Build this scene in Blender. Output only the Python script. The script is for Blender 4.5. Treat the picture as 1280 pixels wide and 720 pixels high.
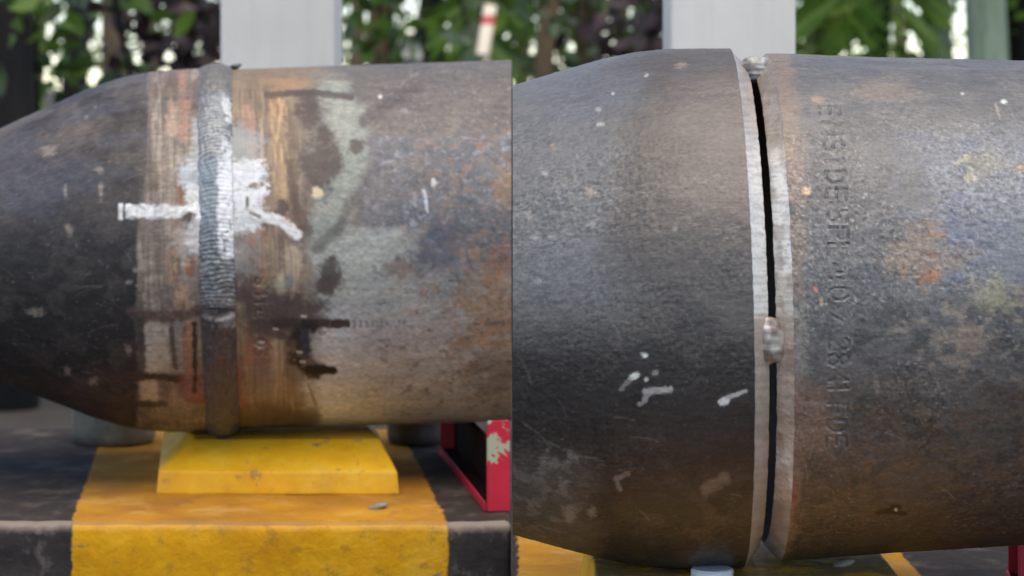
import bpy, bmesh, math, random
import numpy as np
from mathutils import Vector, Matrix

for o in list(bpy.data.objects): bpy.data.objects.remove(o)
C = bpy.context.scene.collection
S = bpy.context.scene
R = math.radians

# ------------------------------------------------------------------ camera, world, sun, exposure
F = 3000.0          # focal length in pixels of the 1280 px wide photograph
HOR = 110.0         # horizon row
H = 0.80            # camera height above the ground
cam = bpy.data.cameras.new('camera'); co = bpy.data.objects.new('camera', cam); C.objects.link(co)
co.location = (0, 0, H); co.rotation_euler = (R(90), 0, 0)
cam.sensor_width = 36; cam.lens = F / 1280 * 36
cam.shift_y = -(360 - HOR) / 1280
cam.clip_start = 0.05; cam.clip_end = 3000
cam.dof.use_dof = True; cam.dof.focus_distance = 1.54; cam.dof.aperture_fstop = 12.0
S.camera = co

SUN_EL, SUN_AZ = 71.0, 160.0        # azimuth clockwise from +Y (behind the camera, to the right)
w = bpy.data.worlds.new('World'); S.world = w; w.use_nodes = True
nt = w.node_tree; bg = nt.nodes['Background']
sky = nt.nodes.new('ShaderNodeTexSky'); sky.sky_type = 'NISHITA'; sky.sun_disc = False
sky.sun_elevation = R(SUN_EL); sky.sun_rotation = R(SUN_AZ); sky.air_density = 0.62; sky.dust_density = 0.1; sky.ozone_density = 0.5
nt.links.new(sky.outputs[0], bg.inputs[0]); bg.inputs[1].default_value = 0.15
sl = bpy.data.lights.new('sun', 'SUN'); sl.energy = 1.5; sl.angle = R(60); sl.color = (1, 0.94, 0.86)
so = bpy.data.objects.new('sun', sl); C.objects.link(so)
d = Vector((math.sin(R(SUN_AZ)) * math.cos(R(SUN_EL)), math.cos(R(SUN_AZ)) * math.cos(R(SUN_EL)), math.sin(R(SUN_EL))))
so.rotation_euler = d.to_track_quat('Z', 'Y').to_euler(); so.location = (0, -2, 6)
S.view_settings.view_transform = 'Standard'; S.view_settings.look = 'None'
S.view_settings.use_white_balance = True; S.view_settings.white_balance_temperature = 7700; S.view_settings.white_balance_tint = 10
S.view_settings.exposure = 1.02; S.view_settings.gamma = 1; S.view_settings.use_curve_mapping = False

# ------------------------------------------------------------------ helpers
def at(px, py, Y): return Vector(((px - 640) / F * Y, Y, H + (HOR - py) / F * Y))
def zrel(z): return H + z
def tag(o, label=None, cat=None, group=None, kind=None):
    if label: o['label'] = label
    if cat: o['category'] = cat
    if group: o['group'] = group
    if kind: o['kind'] = kind
    return o
def empty(name, loc, label, cat, group=None):
    o = bpy.data.objects.new(name, None); C.objects.link(o); o.location = loc; o.empty_display_size = .05
    return tag(o, label, cat, group)
def link(name, me, mat, parent=None, smooth=False):
    o = bpy.data.objects.new(name, me); C.objects.link(o)
    if mat and not me.materials: me.materials.append(mat)
    if parent is not None:
        o.parent = parent; o.matrix_parent_inverse = Matrix.Translation(-parent.location)
    if smooth: me.polygons.foreach_set('use_smooth', [True] * len(me.polygons))
    return o
def from_bm(name, bm, mat, parent=None, smooth=False):
    me = bpy.data.meshes.new(name); bm.normal_update(); bm.to_mesh(me); bm.free()
    return link(name, me, mat, parent, smooth)
def sl2(c):
    c = np.asarray(c, float) / 255.0
    return np.where(c <= .04045, c / 12.92, ((c + .055) / 1.055) ** 2.4)
def L(r, g, b): return tuple(sl2((r, g, b))) + (1.0,)

# numpy value noise
_rng = np.random.RandomState(7); _T = _rng.rand(512, 512).astype(np.float32)
def vn(x, y, s=0):
    x = x + s * 37.31; y = y + s * 91.7
    ix = np.floor(x).astype(int); iy = np.floor(y).astype(int)
    fx = x - ix; fy = y - iy; fx = fx * fx * (3 - 2 * fx); fy = fy * fy * (3 - 2 * fy)
    a = _T[iy % 512, ix % 512]; b = _T[iy % 512, (ix + 1) % 512]
    c = _T[(iy + 1) % 512, ix % 512]; e = _T[(iy + 1) % 512, (ix + 1) % 512]
    return (a * (1 - fx) + b * fx) * (1 - fy) + (c * (1 - fx) + e * fx) * fy
def fbm(x, y, s=0, o=4):
    t = 0; a = .5; n = 0
    for i in range(o):
        t = t + a * vn(x * 2 ** i, y * 2 ** i, s + i * 3); n += a; a *= .55
    return t / n
def sst(a, b, x):
    t = np.clip((x - a) / (b - a), 0, 1); return t * t * (3 - 2 * t)
def seg_dist(px, py, pts):
    dmin = np.full(px.shape, 1e9)
    for (x0, y0), (x1, y1) in zip(pts[:-1], pts[1:]):
        dx, dy = x1 - x0, y1 - y0; l2 = dx * dx + dy * dy + 1e-9
        t = np.clip(((px - x0) * dx + (py - y0) * dy) / l2, 0, 1)
        dmin = np.minimum(dmin, np.hypot(px - x0 - t * dx, py - y0 - t * dy))
    return dmin

# ------------------------------------------------------------------ node materials
def new_mat(name):
    m = bpy.data.materials.new(name); m.use_nodes = True
    n = m.node_tree.nodes; b = n['Principled BSDF']
    return m, m.node_tree, n, b
def noise_col(nt_, vec, scale, detail=6, rough=.6, dist=0):
    n = nt_.nodes.new('ShaderNodeTexNoise'); n.inputs['Scale'].default_value = scale
    n.inputs['Detail'].default_value = detail; n.inputs['Roughness'].default_value = rough; n.inputs['Distortion'].default_value = dist
    if vec is not None: nt_.links.new(vec, n.inputs['Vector'])
    return n.outputs['Fac']
def mapping(nt_, scale=(1, 1, 1), src='Object'):
    tc = nt_.nodes.new('ShaderNodeTexCoord'); mp = nt_.nodes.new('ShaderNodeMapping'); mp.inputs['Scale'].default_value = scale
    nt_.links.new(tc.outputs[src], mp.inputs['Vector']); return mp.outputs[0]
def mix(nt_, fac, a, b, mode='MIX'):
    m = nt_.nodes.new('ShaderNodeMix'); m.data_type = 'RGBA'; m.blend_type = mode
    for k, v in ((0, fac), (6, a), (7, b)):
        if hasattr(v, 'links') or hasattr(v, 'is_output'): nt_.links.new(v, m.inputs[k])
        else: m.inputs[k].default_value = v
    return m.outputs[2]
def ramp(nt_, fac, stops):
    r = nt_.nodes.new('ShaderNodeValToRGB'); e = r.color_ramp.elements
    while len(e) < len(stops): e.new(.5)
    for el, (p, c) in zip(e, stops):
        el.position = p; el.color = c if len(c) == 4 else tuple(c) + (1,)
    nt_.links.new(fac, r.inputs[0]); return r.outputs[0]
def mth(nt_, op, a, b=None, c=None):
    m = nt_.nodes.new('ShaderNodeMath'); m.operation = op
    for k, v in enumerate((a, b, c)):
        if v is None: continue
        if hasattr(v, 'is_output'): nt_.links.new(v, m.inputs[k])
        else: m.inputs[k].default_value = v
    return m.outputs[0]
def bump(nt_, b, h, strength, dist):
    n = nt_.nodes.new('ShaderNodeBump'); n.inputs['Strength'].default_value = strength; n.inputs['Distance'].default_value = dist
    nt_.links.new(h, n.inputs['Height']); nt_.links.new(n.outputs[0], b.inputs['Normal'])
G = lambda v: (v, v, v, 1)

def steel(name, grain=0.5, metallic=.2, rough=.5, rvar=.25, gscale=650, spec=.5, bstr=.5, cloud=1.0):
    """scaled steel: albedo (patches, rust, chalk, ink) from the mesh's painted layers, grain and relief from nodes"""
    m, t, n, b = new_mat(name)
    at_ = n.new('ShaderNodeAttribute'); at_.attribute_name = 'layers'
    v1 = mapping(t, (.55, 1, 1)); v2 = mapping(t, (.22, 1, 1))
    g1 = noise_col(t, v1, gscale, 3, .75); g2 = noise_col(t, v2, gscale * .35, 5, .7); g3 = noise_col(t, v1, 60, 6, .65)
    lo, hi = 1 - grain, 1 + grain
    k = ramp(t, g1, [(.30, G(lo)), (.5, G(1.0)), (.72, G(hi))])
    a0 = at_.outputs['Alpha']; gf = mth(t, 'MAXIMUM', mth(t, 'SUBTRACT', 1.0, mth(t, 'MULTIPLY', mth(t, 'ABSOLUTE', mth(t, 'SUBTRACT', a0, .5)), 3.5)), .12)
    col = mix(t, gf, at_.outputs['Color'], k, 'MULTIPLY')
    k2 = ramp(t, g2, [(.33, G(1 - grain * .6)), (.5, G(1.0)), (.68, G(1 + grain * .7))])
    col = mix(t, gf, col, k2, 'MULTIPLY')
    k3 = ramp(t, g3, [(.3, (.80, .82, .85, 1)), (.7, (1.16, 1.12, 1.08, 1))])
    col = mix(t, cloud, col, k3, 'MULTIPLY')
    t.links.new(col, b.inputs['Base Color'])
    b.inputs['Specular IOR Level'].default_value = spec
    # alpha of the layer attribute: 1 = bare bright metal, 0 = matt (chalk), .5 scale
    a = at_.outputs['Alpha']
    met = mth(t, 'MULTIPLY', mth(t, 'SUBTRACT', a, .5), 2.0); met = mth(t, 'MAXIMUM', met, 0.0)
    met = mth(t, 'MULTIPLY', met, .75); dull = mth(t, 'MULTIPLY', a, metallic * 2)
    met = mth(t, 'MINIMUM', mth(t, 'ADD', met, dull), .9)
    t.links.new(met, b.inputs['Metallic'])
    rr = mth(t, 'ADD', mth(t, 'MULTIPLY', g2, rvar), rough - rvar * .5)
    rr = mth(t, 'ADD', rr, mth(t, 'MULTIPLY', mth(t, 'SUBTRACT', .5, a), .5))
    t.links.new(rr, b.inputs['Roughness'])
    hsum = mth(t, 'ADD', mth(t, 'MULTIPLY', g1, .5), g2)
    bump(t, b, hsum, bstr, .0006)
    return m

# ------------------------------------------------------------------ pipes
class Axis:
    """a nearly horizontal pipe axis: passes through pixel (px0, cy0) at depth D, drops `slope` px per px, yawed"""
    def __init__(s, px0, cy0, D, slope, yaw):
        s.p0 = np.array(at(px0, cy0, D)); s.px0 = px0; s.D = D
        a = np.array((math.cos(yaw), math.sin(yaw), -slope)); s.a = a / np.linalg.norm(a)
        e2 = np.array((math.sin(yaw), -math.cos(yaw), 0.0)); s.e2 = e2          # towards the camera
        s.e1 = np.cross(s.e2, s.a); s.e1 /= np.linalg.norm(s.e1)
        if s.e1[2] < 0: s.e1 = -s.e1
    def t_of_px(s, px):      # axis parameter whose centre projects to column px
        k = (np.asarray(px, float) - 640) / F
        return (k * s.p0[1] - s.p0[0]) / (s.a[0] - k * s.a[1])
    def Y(s, t): return s.p0[1] + t * s.a[1]
    def px(s, t): return 640 + F * (s.p0[0] + t * s.a[0]) / s.Y(t)
    def pt(s, t, r, phi):    # phi = 0 faces the camera, +90 deg is up
        return (s.p0 + t[..., None] * s.a + (r * np.sin(phi))[..., None] * s.e1 + (r * np.cos(phi))[..., None] * s.e2)
AX_A = Axis(275, 311, 2.17, -.0245, R(6.0))
AX_B = Axis(955, 381, 1.54, -.0200, R(-1.4))

PHI = np.concatenate([np.linspace(R(-100), R(100), 560), np.linspace(R(100), R(260), 46)[1:-1]])
def proj(P):
    return 640 + F * P[..., 0] / P[..., 1], HOR - F * (P[..., 2] - H) / P[..., 1]

def grid_mesh(name, V, col, wrap=True):
    """V (n, m, 3) grid, wrapped along m"""
    n, m = V.shape[:2]
    i, j = np.meshgrid(np.arange(n - 1), np.arange(m if wrap else m - 1), indexing='ij')
    j2 = (j + 1) % m
    q = np.stack([i * m + j, i * m + j2, (i + 1) * m + j2, (i + 1) * m + j], -1).reshape(-1, 4)
    me = bpy.data.meshes.new(name); me.vertices.add(n * m); me.vertices.foreach_set('co', V.reshape(-1).astype(np.float32))
    k = len(q); me.loops.add(k * 4); me.polygons.add(k)
    me.loops.foreach_set('vertex_index', q.reshape(-1).astype(np.int32))
    me.polygons.foreach_set('loop_start', np.arange(0, k * 4, 4, dtype=np.int32))
    me.polygons.foreach_set('loop_total', np.full(k, 4, dtype=np.int32))
    me.polygons.foreach_set('use_smooth', np.ones(k, dtype=bool))
    me.update(calc_edges=True); me.validate()
    ca = me.color_attributes.new('layers', 'FLOAT_COLOR', 'POINT')
    ca.data.foreach_set('color', col.reshape(-1).astype(np.float32))
    return me

def tube(ax, ts, rt, cut=None):
    """outer skin of a pipe. ts: base axis parameters; rt(t): radius; cut=(end index 0/-1, x plane): stretch that end onto the plane"""
    T = np.repeat(ts[:, None], len(PHI), 1); P = np.repeat(PHI[None], len(ts), 0)
    if cut:
        k, xp = cut
        tc = np.full(len(PHI), (xp - ax.p0[0]) / ax.a[0])
        for _ in range(6):
            r = rt(tc); tc = (xp - ax.p0[0] - r * (np.sin(PHI) * ax.e1[0] + np.cos(PHI) * ax.e2[0])) / ax.a[0]
        s = (ts - ts[0]) / (ts[-1] - ts[0])
        if k == -1: T = ts[0] + s[:, None] * (tc[None] - ts[0])
        else: T = tc[None] + s[:, None] * (ts[-1] - tc[None])
    r = rt(T)
    return T, r, P

def tone(c):
    l = sl2(c); y = float(l.mean()); l = y + (l - y) * (.78 if (max(c) - min(c)) > 45 else .95)
    wm = np.array((1.03, 1.0, .97)) if y < .4 else 1.0
    return l * wm * (1 + .12 * (1 - float(sst(.12, .38, np.array(y)))))
class Paint:
    """albedo layers on a pipe skin, in photograph columns/rows for placed marks and in surface millimetres for texture"""
    def __init__(s, ax, T, r, P):
        s.V = ax.pt(T, r, P); s.px, s.py = proj(s.V)
        k = F / ax.D
        s.u = T * k; s.v = P * .162 * k           # surface coordinates in px-like units
        s.front = sst(-.25, .05, np.cos(P))
        s.col = np.zeros(T.shape + (4,)); s.col[..., 3] = .5
        s.h = np.zeros(T.shape); s.relief = np.zeros(T.shape)
    def n(s, sx, sy, seed=0, o=4): return fbm(s.u / sx, s.v / sy, seed, o)
    def base(s, c): s.col[..., :3] = tone(c)
    def lay(s, m, c, alpha=None):
        if alpha is not None and alpha < .09:
            m = m * (.62 + .38 * sst(.30, .50, s.n(7, 2.4, 777, 3))) * (.75 + .25 * sst(.3, .5, s.n(3, 9, 778, 3)))
            s.relief = s.relief + np.clip(m, 0, 1) * .0004
        m = np.clip(m, 0, 1)
        s.col[..., :3] = s.col[..., :3] * (1 - m[..., None]) + tone(c) * m[..., None]
        if alpha is not None: s.col[..., 3] = s.col[..., 3] * (1 - m) + alpha * m
    def grain(s, sx, sy, amp, seed, mask=1.0):
        g = (s.n(sx, sy, seed, 2) - .5) * 2
        s.col[..., :3] *= np.clip(1 + amp * g * mask, .25, 2.2)[..., None]
    def scratches(s, n_, x0, x1, y0, y1, seed, c, k=.3):
        rd = random.Random(seed)
        for _ in range(n_):
            x, y = rd.uniform(x0, x1), rd.uniform(y0, y1); a = rd.gauss(0, .35) + (1.2 if rd.random() < .25 else 0); l = rd.uniform(6, 38)
            s.lay(s.stroke([(x, y), (x + l * .5 * math.cos(a), y + l * .5 * math.sin(a)), (x + l * math.cos(a + .1), y + l * math.sin(a + .1))], rd.uniform(.6, 1.1), .7, .6, rd.randint(1, 400), 5) * k * rd.uniform(.4, 1), c)
    def warp(s, amp, sc, seed):
        return s.px + (s.n(sc, sc, seed, 3) - .5) * 2 * amp, s.py + (s.n(sc, sc, seed + 50, 3) - .5) * 2 * amp
    def blob(s, cx, cy, rx, ry, rough=.5, soft=.3, seed=1, rot=0, sc=12):
        dx, dy = s.px - cx, s.py - cy; a = R(rot)
        x = (dx * math.cos(a) + dy * math.sin(a)) / rx; y = (-dx * math.sin(a) + dy * math.cos(a)) / ry
        dd = np.sqrt(x * x + y * y) + (s.n(sc, sc, seed, 4) - .5) * 2.2 * rough + (s.n(sc * .3, sc * .3, seed + 7, 3) - .5) * 1.3 * rough
        return (1 - sst(1 - soft, 1 + soft, dd)) * s.front
    def stroke(s, pts, wd, rough=.4, soft=.3, seed=1, sc=6):
        dd = seg_dist(s.px, s.py, pts) / wd + (s.n(sc, sc, seed, 3) - .5) * 2 * rough
        return (1 - sst(1 - soft, 1 + soft, dd)) * s.front
    def box(s, x0, x1, y0, y1, soft=4, amp=5, sc=14, seed=1):
        x, y = s.warp(amp, sc, seed)
        return sst(x0 - soft, x0 + soft, x) * (1 - sst(x1 - soft, x1 + soft, x)) * sst(y0 - soft, y0 + soft, y) * (1 - sst(y1 - soft, y1 + soft, y)) * s.front

def r_table(ax, xs, rs):
    xs = np.array(xs, float); rs = np.array(rs, float)
    tt = ax.t_of_px(xs); rr = rs * ax.Y(tt) / F
    f = np.linspace(tt[0], tt[-1], 400); g = np.interp(f, tt, rr)
    k = np.hanning(17); k /= k.sum(); gp = np.concatenate([g[0] + (f[:8] - f[8]) * (g[1] - g[0]) / (f[1] - f[0]), g, np.full(8, g[-1])])
    g2 = np.convolve(gp, k, 'valid')
    return lambda t: np.interp(t, f, g2)

# ---- letters as stroke polylines in a unit box (x right, y up)
GL = {'E': [[(1, 1), (0, 1), (0, 0), (1, 0)], [(0, .5), (.8, .5)]], 'N': [[(0, 0), (0, 1), (1, 0), (1, 1)]],
      'S': [[(1, .85), (.7, 1), (.2, 1), (0, .8), (.15, .55), (.85, .45), (1, .2), (.8, 0), (.2, 0), (0, .15)]],
      '1': [[(.2, .8), (.5, 1), (.5, 0)]], 'D': [[(0, 0), (0, 1), (.6, 1), (1, .7), (1, .3), (.6, 0), (0, 0)]],
      '5': [[(1, 1), (.1, 1), (0, .55), (.6, .6), (1, .35), (.8, 0), (0, .05)]], 'F': [[(1, 1), (0, 1), (0, 0)], [(0, .5), (.8, .5)]],
      'L': [[(0, 1), (0, 0), (1, 0)]], '4': [[(.75, 0), (.75, 1), (0, .3), (1, .3)]],
      '0': [[(.3, 0), (0, .25), (0, .75), (.3, 1), (.7, 1), (1, .75), (1, .25), (.7, 0), (.3, 0)]],
      '/': [[(0, 0), (1, 1)]], '2': [[(0, .8), (.3, 1), (.8, 1), (1, .75), (0, 0), (1, 0)]],
      '8': [[(.5, .52), (.1, .7), (.2, 1), (.8, 1), (.9, .7), (.5, .52), (0, .3), (.15, 0), (.85, 0), (1, .3), (.5, .52)]],
      'W': [[(0, 1), (.25, 0), (.5, .7), (.75, 0), (1, 1)]]}

M_pipe_a = steel('scaled_steel_welded', .14, .08, .55, gscale=520, bstr=.3, spec=.32)
M_pipe_b = steel('scaled_steel_tacked', .20, .08, .44, gscale=560, bstr=.7, spec=.5, cloud=.5)
M_weld = steel('weld_metal', .22, .12, .48, gscale=420, bstr=.3)

def ring_rows(ax, rows):
    """rows of (t array, r array) -> vertices"""
    return np.stack([ax.pt(np.broadcast_to(t, PHI.shape).astype(float), np.broadcast_to(r, PHI.shape).astype(float), PHI) for t, r in rows])

def const_rows(n, c, a=.4):
    x = np.zeros((n, len(PHI), 4)); x[..., :3] = sl2(c); x[..., 3] = a; return x

def finish_pipe(name, ax, T, r, P, paint, joint, parent, mat, bevel_rows=None, wall=.010):
    """outer skin + joint edge (bevel, root face) + inner wall + far end face, one closed pipe wall"""
    V = paint.V + ((paint.h + paint.relief)[..., None]) * (np.sin(P)[..., None] * ax.e1 + np.cos(P)[..., None] * ax.e2)
    j = -1 if joint == 'hi' else 0; f = 0 if joint == 'hi' else -1
    rows, cols = [], []
    tj, rj = T[j], r[j]
    if bevel_rows:
        for dt, dr, cfun in bevel_rows:
            rows.append((tj + dt, rj + dr)); cols.append(cfun)
        tlast = tj + bevel_rows[-1][0]; rlast = rj + bevel_rows[-1][1]
    else: tlast, rlast = tj, rj
    inner = []
    for k in np.linspace(0, 1, 14):
        idx = int(round(k * (len(T) - 1))); idx = idx if joint == 'lo' else len(T) - 1 - idx
        tt = T[idx] if k > 0 else tlast
        inner.append((tt, np.minimum(r[idx] - wall, 9)))
    inner[0] = (tlast, np.minimum(rlast, rj - wall))
    inner[-1] = (T[f], r[f] - wall)
    Ve = ring_rows(ax, rows) if rows else np.zeros((0, len(PHI), 3))
    Vi = ring_rows(ax, inner); Vc = V[f][None]
    ce = np.zeros((len(rows), len(PHI), 4))
    for i, cf in enumerate(cols): ce[i] = cf(*proj(Ve[i]))
    ci = const_rows(len(inner), (64, 55, 50)); cc = const_rows(1, (90, 84, 80))
    if joint == 'hi': VV = np.concatenate([V, Ve, Vi, Vc]); CC = np.concatenate([paint.col, ce, ci, cc])
    else: VV = np.concatenate([V[::-1], Ve, Vi, Vc]); CC = np.concatenate([paint.col[::-1], ce, ci, cc])
    me = grid_mesh(name, VV, CC)
    bm = bmesh.new(); bm.from_mesh(me); bmesh.ops.recalc_face_normals(bm, faces=bm.faces); bm.to_mesh(me); bm.free()
    o = link(name, me, mat, parent)
    me.set_sharp_from_angle(angle=R(30))
    return o

# =========================================================== welded joint (left of the two)
AZ = AX_A.p0[2]
joint_a = empty('welded_pipe_joint', (AX_A.p0[0], AX_A.p0[1], AZ - .162), 'rusty steel pipe joint with a finished rippled weld bead and white chalk marks', 'pipe')
rt_ra = r_table(AX_A, [-420, -300, -200, -120, -60, 0, 25, 75, 112, 150, 175, 212, 250, 275], [92, 92, 95, 110, 133, 157, 168, 188, 204, 216, 221.5, 225, 226, 226])
T, r, P = tube(AX_A, np.concatenate([AX_A.t_of_px(np.linspace(-400, -12, 30)), AX_A.t_of_px(np.linspace(-10, 275, 225))]), rt_ra)
p = Paint(AX_A, T, r, P); px, py = p.px, p.py
p.base((80, 75, 73))
p.lay(sst(.40, .62, p.n(70, 60, 1)), (98, 91, 87)); p.lay(sst(.48, .66, p.n(40, 55, 2)) * .8, (58, 54, 55))
p.lay(sst(.50, .65, p.n(90, 30, 5)) * .5, (84, 86, 94))
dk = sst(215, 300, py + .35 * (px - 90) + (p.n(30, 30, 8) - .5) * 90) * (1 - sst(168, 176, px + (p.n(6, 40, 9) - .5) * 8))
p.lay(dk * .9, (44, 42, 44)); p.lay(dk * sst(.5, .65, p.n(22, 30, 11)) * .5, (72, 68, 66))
p.lay(p.blob(40, 225, 60, 45, .5, .5, 12, sc=40) * .6, (78, 80, 90))
p.lay(p.blob(132, 262, 50, 28, .5, .5, 13, sc=30) * .5, (84, 78, 76))
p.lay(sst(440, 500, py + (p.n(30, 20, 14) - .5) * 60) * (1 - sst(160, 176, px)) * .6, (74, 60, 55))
# ground back band beside the weld
vs = p.n(3.0, 60, 20, 3); vs2 = p.n(7, 45, 21, 3)
band = sst(168, 178 , px + (p.n(5, 30, 9) - .5) * 8 - sst(300, 200, py) * 14)
p.lay(band * .9, (132, 120, 110)); p.lay(band * sst(.45, .65, vs) * .6, (168, 156, 142)); p.lay(band * sst(.48, .66, vs2) * .65, (98, 84, 76))
p.lay(band * sst(.5, .62, p.n(14, 30, 22)) * .5, (104, 90, 84))
for (x, y0, y1, wd, c) in [(228, 90, 125, 4, (164, 122, 98)), (230, 130, 172, 5, (168, 118, 92)), (214, 132, 165, 6, (170, 138, 120)), (228, 222, 254, 6, (160, 100, 68)), (222, 268, 312, 7, (160, 112, 84)),
                         (214, 320, 345, 7, (172, 132, 104)), (228, 362, 385, 8, (176, 140, 110)), (235, 405, 468, 4.5, (166, 106, 64)), (236, 300, 340, 5, (150, 96, 66))]:
    p.lay(p.stroke([(x, y0), (x + 1, y1)], wd * 1.15, .75, .5, int(x + y0)) * (.3 + .7 * sst(.36, .60, p.n(2.6, 24, int(x + y1), 3))), c)
p.lay(p.box(180, 212, 404, 466, 3, 4, 10, 31) * .85, (182, 172, 156)); p.lay(p.box(214, 228, 402, 465, 3, 4, 8, 32) * .5, (150, 146, 142))
p.lay(p.box(176, 197, 475, 501, 3, 3, 8, 33) * .9, (190, 168, 142)); p.lay(p.box(208, 250, 505, 528, 4, 4, 9, 34) * .6, (126, 114, 106))
p.lay(p.stroke([(165, 392), (205, 398), (250, 388)], 7, .6, .4, 35) * .85, (84, 68, 64)); p.lay(p.stroke([(160, 470), (200, 471), (226, 474)], 4.5, .5, .4, 36), (66, 52, 48))
p.lay(p.stroke([(165, 505), (205, 505)], 4, .5, .4, 37) * .8, (58, 46, 43)); p.lay(p.box(226, 262, 468, 504, 5, 8, 12, 38) * .8, (124, 80, 80)); p.lay(p.box(170, 182, 398, 470, 3, 4, 10, 39) * .8, (52, 54, 56))
p.lay(p.stroke([(214, 410), (216, 432), (220, 460)], 3, .6, .4, 42) * .8, (70, 62, 60)); p.lay(p.stroke([(243, 405), (244, 455), (243, 490)], 2.6, .8, .3, 43), (58, 50, 48))
p.lay(p.stroke([(206, 122), (205, 140)], 4, .7, .4, 44) * .7, (90, 90, 88)); p.lay(p.box(204, 250, 255, 262, 2, 2, 8, 45) * .4, (150, 140, 130))
# chalk
p.lay(p.blob(238, 215, 14, 22, .6, .35, 50, sc=9) * .85, (196, 204, 206), .1); p.lay(p.stroke([(244, 150), (245, 230)], 4, .8, .5, 51) * .6, (176, 180, 178), .2)
p.lay(p.stroke([(241, 240), (243, 310)], 9, .5, .35, 52), (232, 232, 228), .05); p.lay(p.blob(233, 300, 18, 22, .7, .5, 53, sc=9) * .7, (186, 180, 172), .1)
p.lay(p.stroke([(166, 263.5), (205, 265), (246, 264)], 8.5, .45, .25, 54, 4), (236, 235, 231), .05)
p.lay(p.box(148, 153.5, 254, 275, 1, .6, 8, 55), (238, 238, 236), .05); p.lay(p.box(156.5, 163.5, 255, 273, 1, .8, 6, 56) * .9, (230, 230, 228), .05)
p.lay(p.blob(236, 272, 7, 8, .6, .4, 57, sc=5), (96, 88, 82))
for (x, y, a, b) in [(108, 146, 2.4, 2.6), (119, 134, 2, 2), (82, 239, 2.5, 9), (87, 287, 4.5, 8), (125, 212, 6, 5), (126, 238, 3, 10), (170, 338, 3.5, 3), (162, 353, 4.5, 3), (171, 357, 2, 2), (84, 464, 5, 6), (117, 476, 6, 6), (46, 390, 10, 6), (160, 437, 5, 7), (60, 188, 12, 8)]:
    p.lay(p.blob(x, y, a * .8, b * .8, .8, .6, int(x), sc=4) * .5, (178, 164, 152))
p.grain(5, 2.2, .35, 61); p.grain(14, 3, .18, 62); p.lay(sst(.80, .84, p.n(4, 3, 60, 2)) * .3, (150, 142, 136))
p.h = (p.n(8, 8, 70) - .5) * .0006 - dk * .0003 + (vs - .5) * band * .0005
p.scratches(22, 0, 170, 130, 500, 93, (138, 130, 124))
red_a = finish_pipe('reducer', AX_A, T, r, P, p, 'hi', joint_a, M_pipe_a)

rt_pa = r_table(AX_A, [260, 300, 400, 640, 700], [223.5, 223.5, 224, 224.5, 224.5])
T, r, P = tube(AX_A, AX_A.t_of_px(np.linspace(275.6, 640, 300)), rt_pa, cut=(-1, -.0004))
p = Paint(AX_A, T, r, P); px, py = p.px, p.py
p.base((122, 116, 110))
p.lay(sst(.42, .62, p.n(60, 50, 101)) * .7, (140, 134, 124)); p.lay(sst(.5, .66, p.n(36, 40, 102)) * .5, (96, 92, 92))
p.lay((1 - sst(130, 200, py + (p.n(40, 30, 103) - .5) * 80)) * sst(400, 450, px) * .75, (106, 101, 99))
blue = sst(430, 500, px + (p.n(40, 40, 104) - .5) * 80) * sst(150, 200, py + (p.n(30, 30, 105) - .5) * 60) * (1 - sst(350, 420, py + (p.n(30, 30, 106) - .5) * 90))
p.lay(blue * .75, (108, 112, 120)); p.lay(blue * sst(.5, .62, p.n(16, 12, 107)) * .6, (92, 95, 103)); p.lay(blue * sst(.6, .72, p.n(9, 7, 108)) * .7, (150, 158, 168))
# pale grey-green swipe; washed lower area, with some ground bounce light painted in
p.lay(p.box(395, 520, 300, 402, 16, 22, 30, 110) * .85, (180, 183, 176)); p.lay(p.box(388, 610, 385, 545, 20, 26, 40, 111) * .9, (204, 208, 210)); p.lay(p.box(450, 700, 350, 545, 40, 30, 50, 112) * .75, (172, 173, 171))
p.lay(p.stroke([(420, 118), (436, 160), (440, 195), (418, 240), (404, 285)], 20, .6, .5, 113, 16) * .9, (154, 160, 150)); p.lay(p.box(402, 460, 128, 162, 8, 10, 16, 114) * .7, (156, 160, 150))
p.lay(p.stroke([(520, 110), (470, 140), (455, 150)], 9, .6, .5, 115, 14) * .8, (92, 86, 86)); p.lay(p.stroke([(395, 312), (420, 290), (440, 250)], 7, .6, .5, 116, 12) * .7, (98, 98, 94))
# rust speckle
ru = np.clip(sst(440, 600, px) * sst(130, 200, py) * (1 - sst(470, 520, py)), 0, 1)
p.lay(ru * sst(.56, .66, p.n(15, 11, 120)) * .55, (146, 122, 98)); p.lay(ru * sst(.63, .70, p.n(9, 7, 121)) * .6, (156, 122, 92)); p.lay(ru * sst(.66, .73, p.n(8, 8, 122)) * .5, (144, 106, 94))
p.lay(p.blob(628, 330, 22, 26, .7, .5, 123, sc=14) * .6, (156, 108, 84)); p.lay(p.blob(632, 235, 20, 26, .7, .5, 124, sc=12) * .6, (160, 122, 84)); p.lay(p.blob(615, 395, 38, 44, .8, .5, 125, sc=16) * .6, (162, 124, 84))
p.lay(sst(430, 500, px) * sst(.64, .72, p.n(7, 6, 126)) * .6, (82, 88, 94)); p.lay(sst(430, 480, px) * sst(.76, .82, p.n(5, 4, 127, 2)) * .35, (176, 176, 172)); p.grain(4, 2.4, .3, 133)
p.lay(p.blob(500, 335, 20, 14, .7, .5, 128, sc=10) * .6, (112, 88, 76)); p.lay(p.blob(552, 305, 30, 26, .8, .5, 129, sc=14) * .6, (86, 90, 106)); p.lay(p.blob(620, 470, 34, 26, .8, .5, 130, sc=16) * .5, (98, 98, 102))
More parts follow.
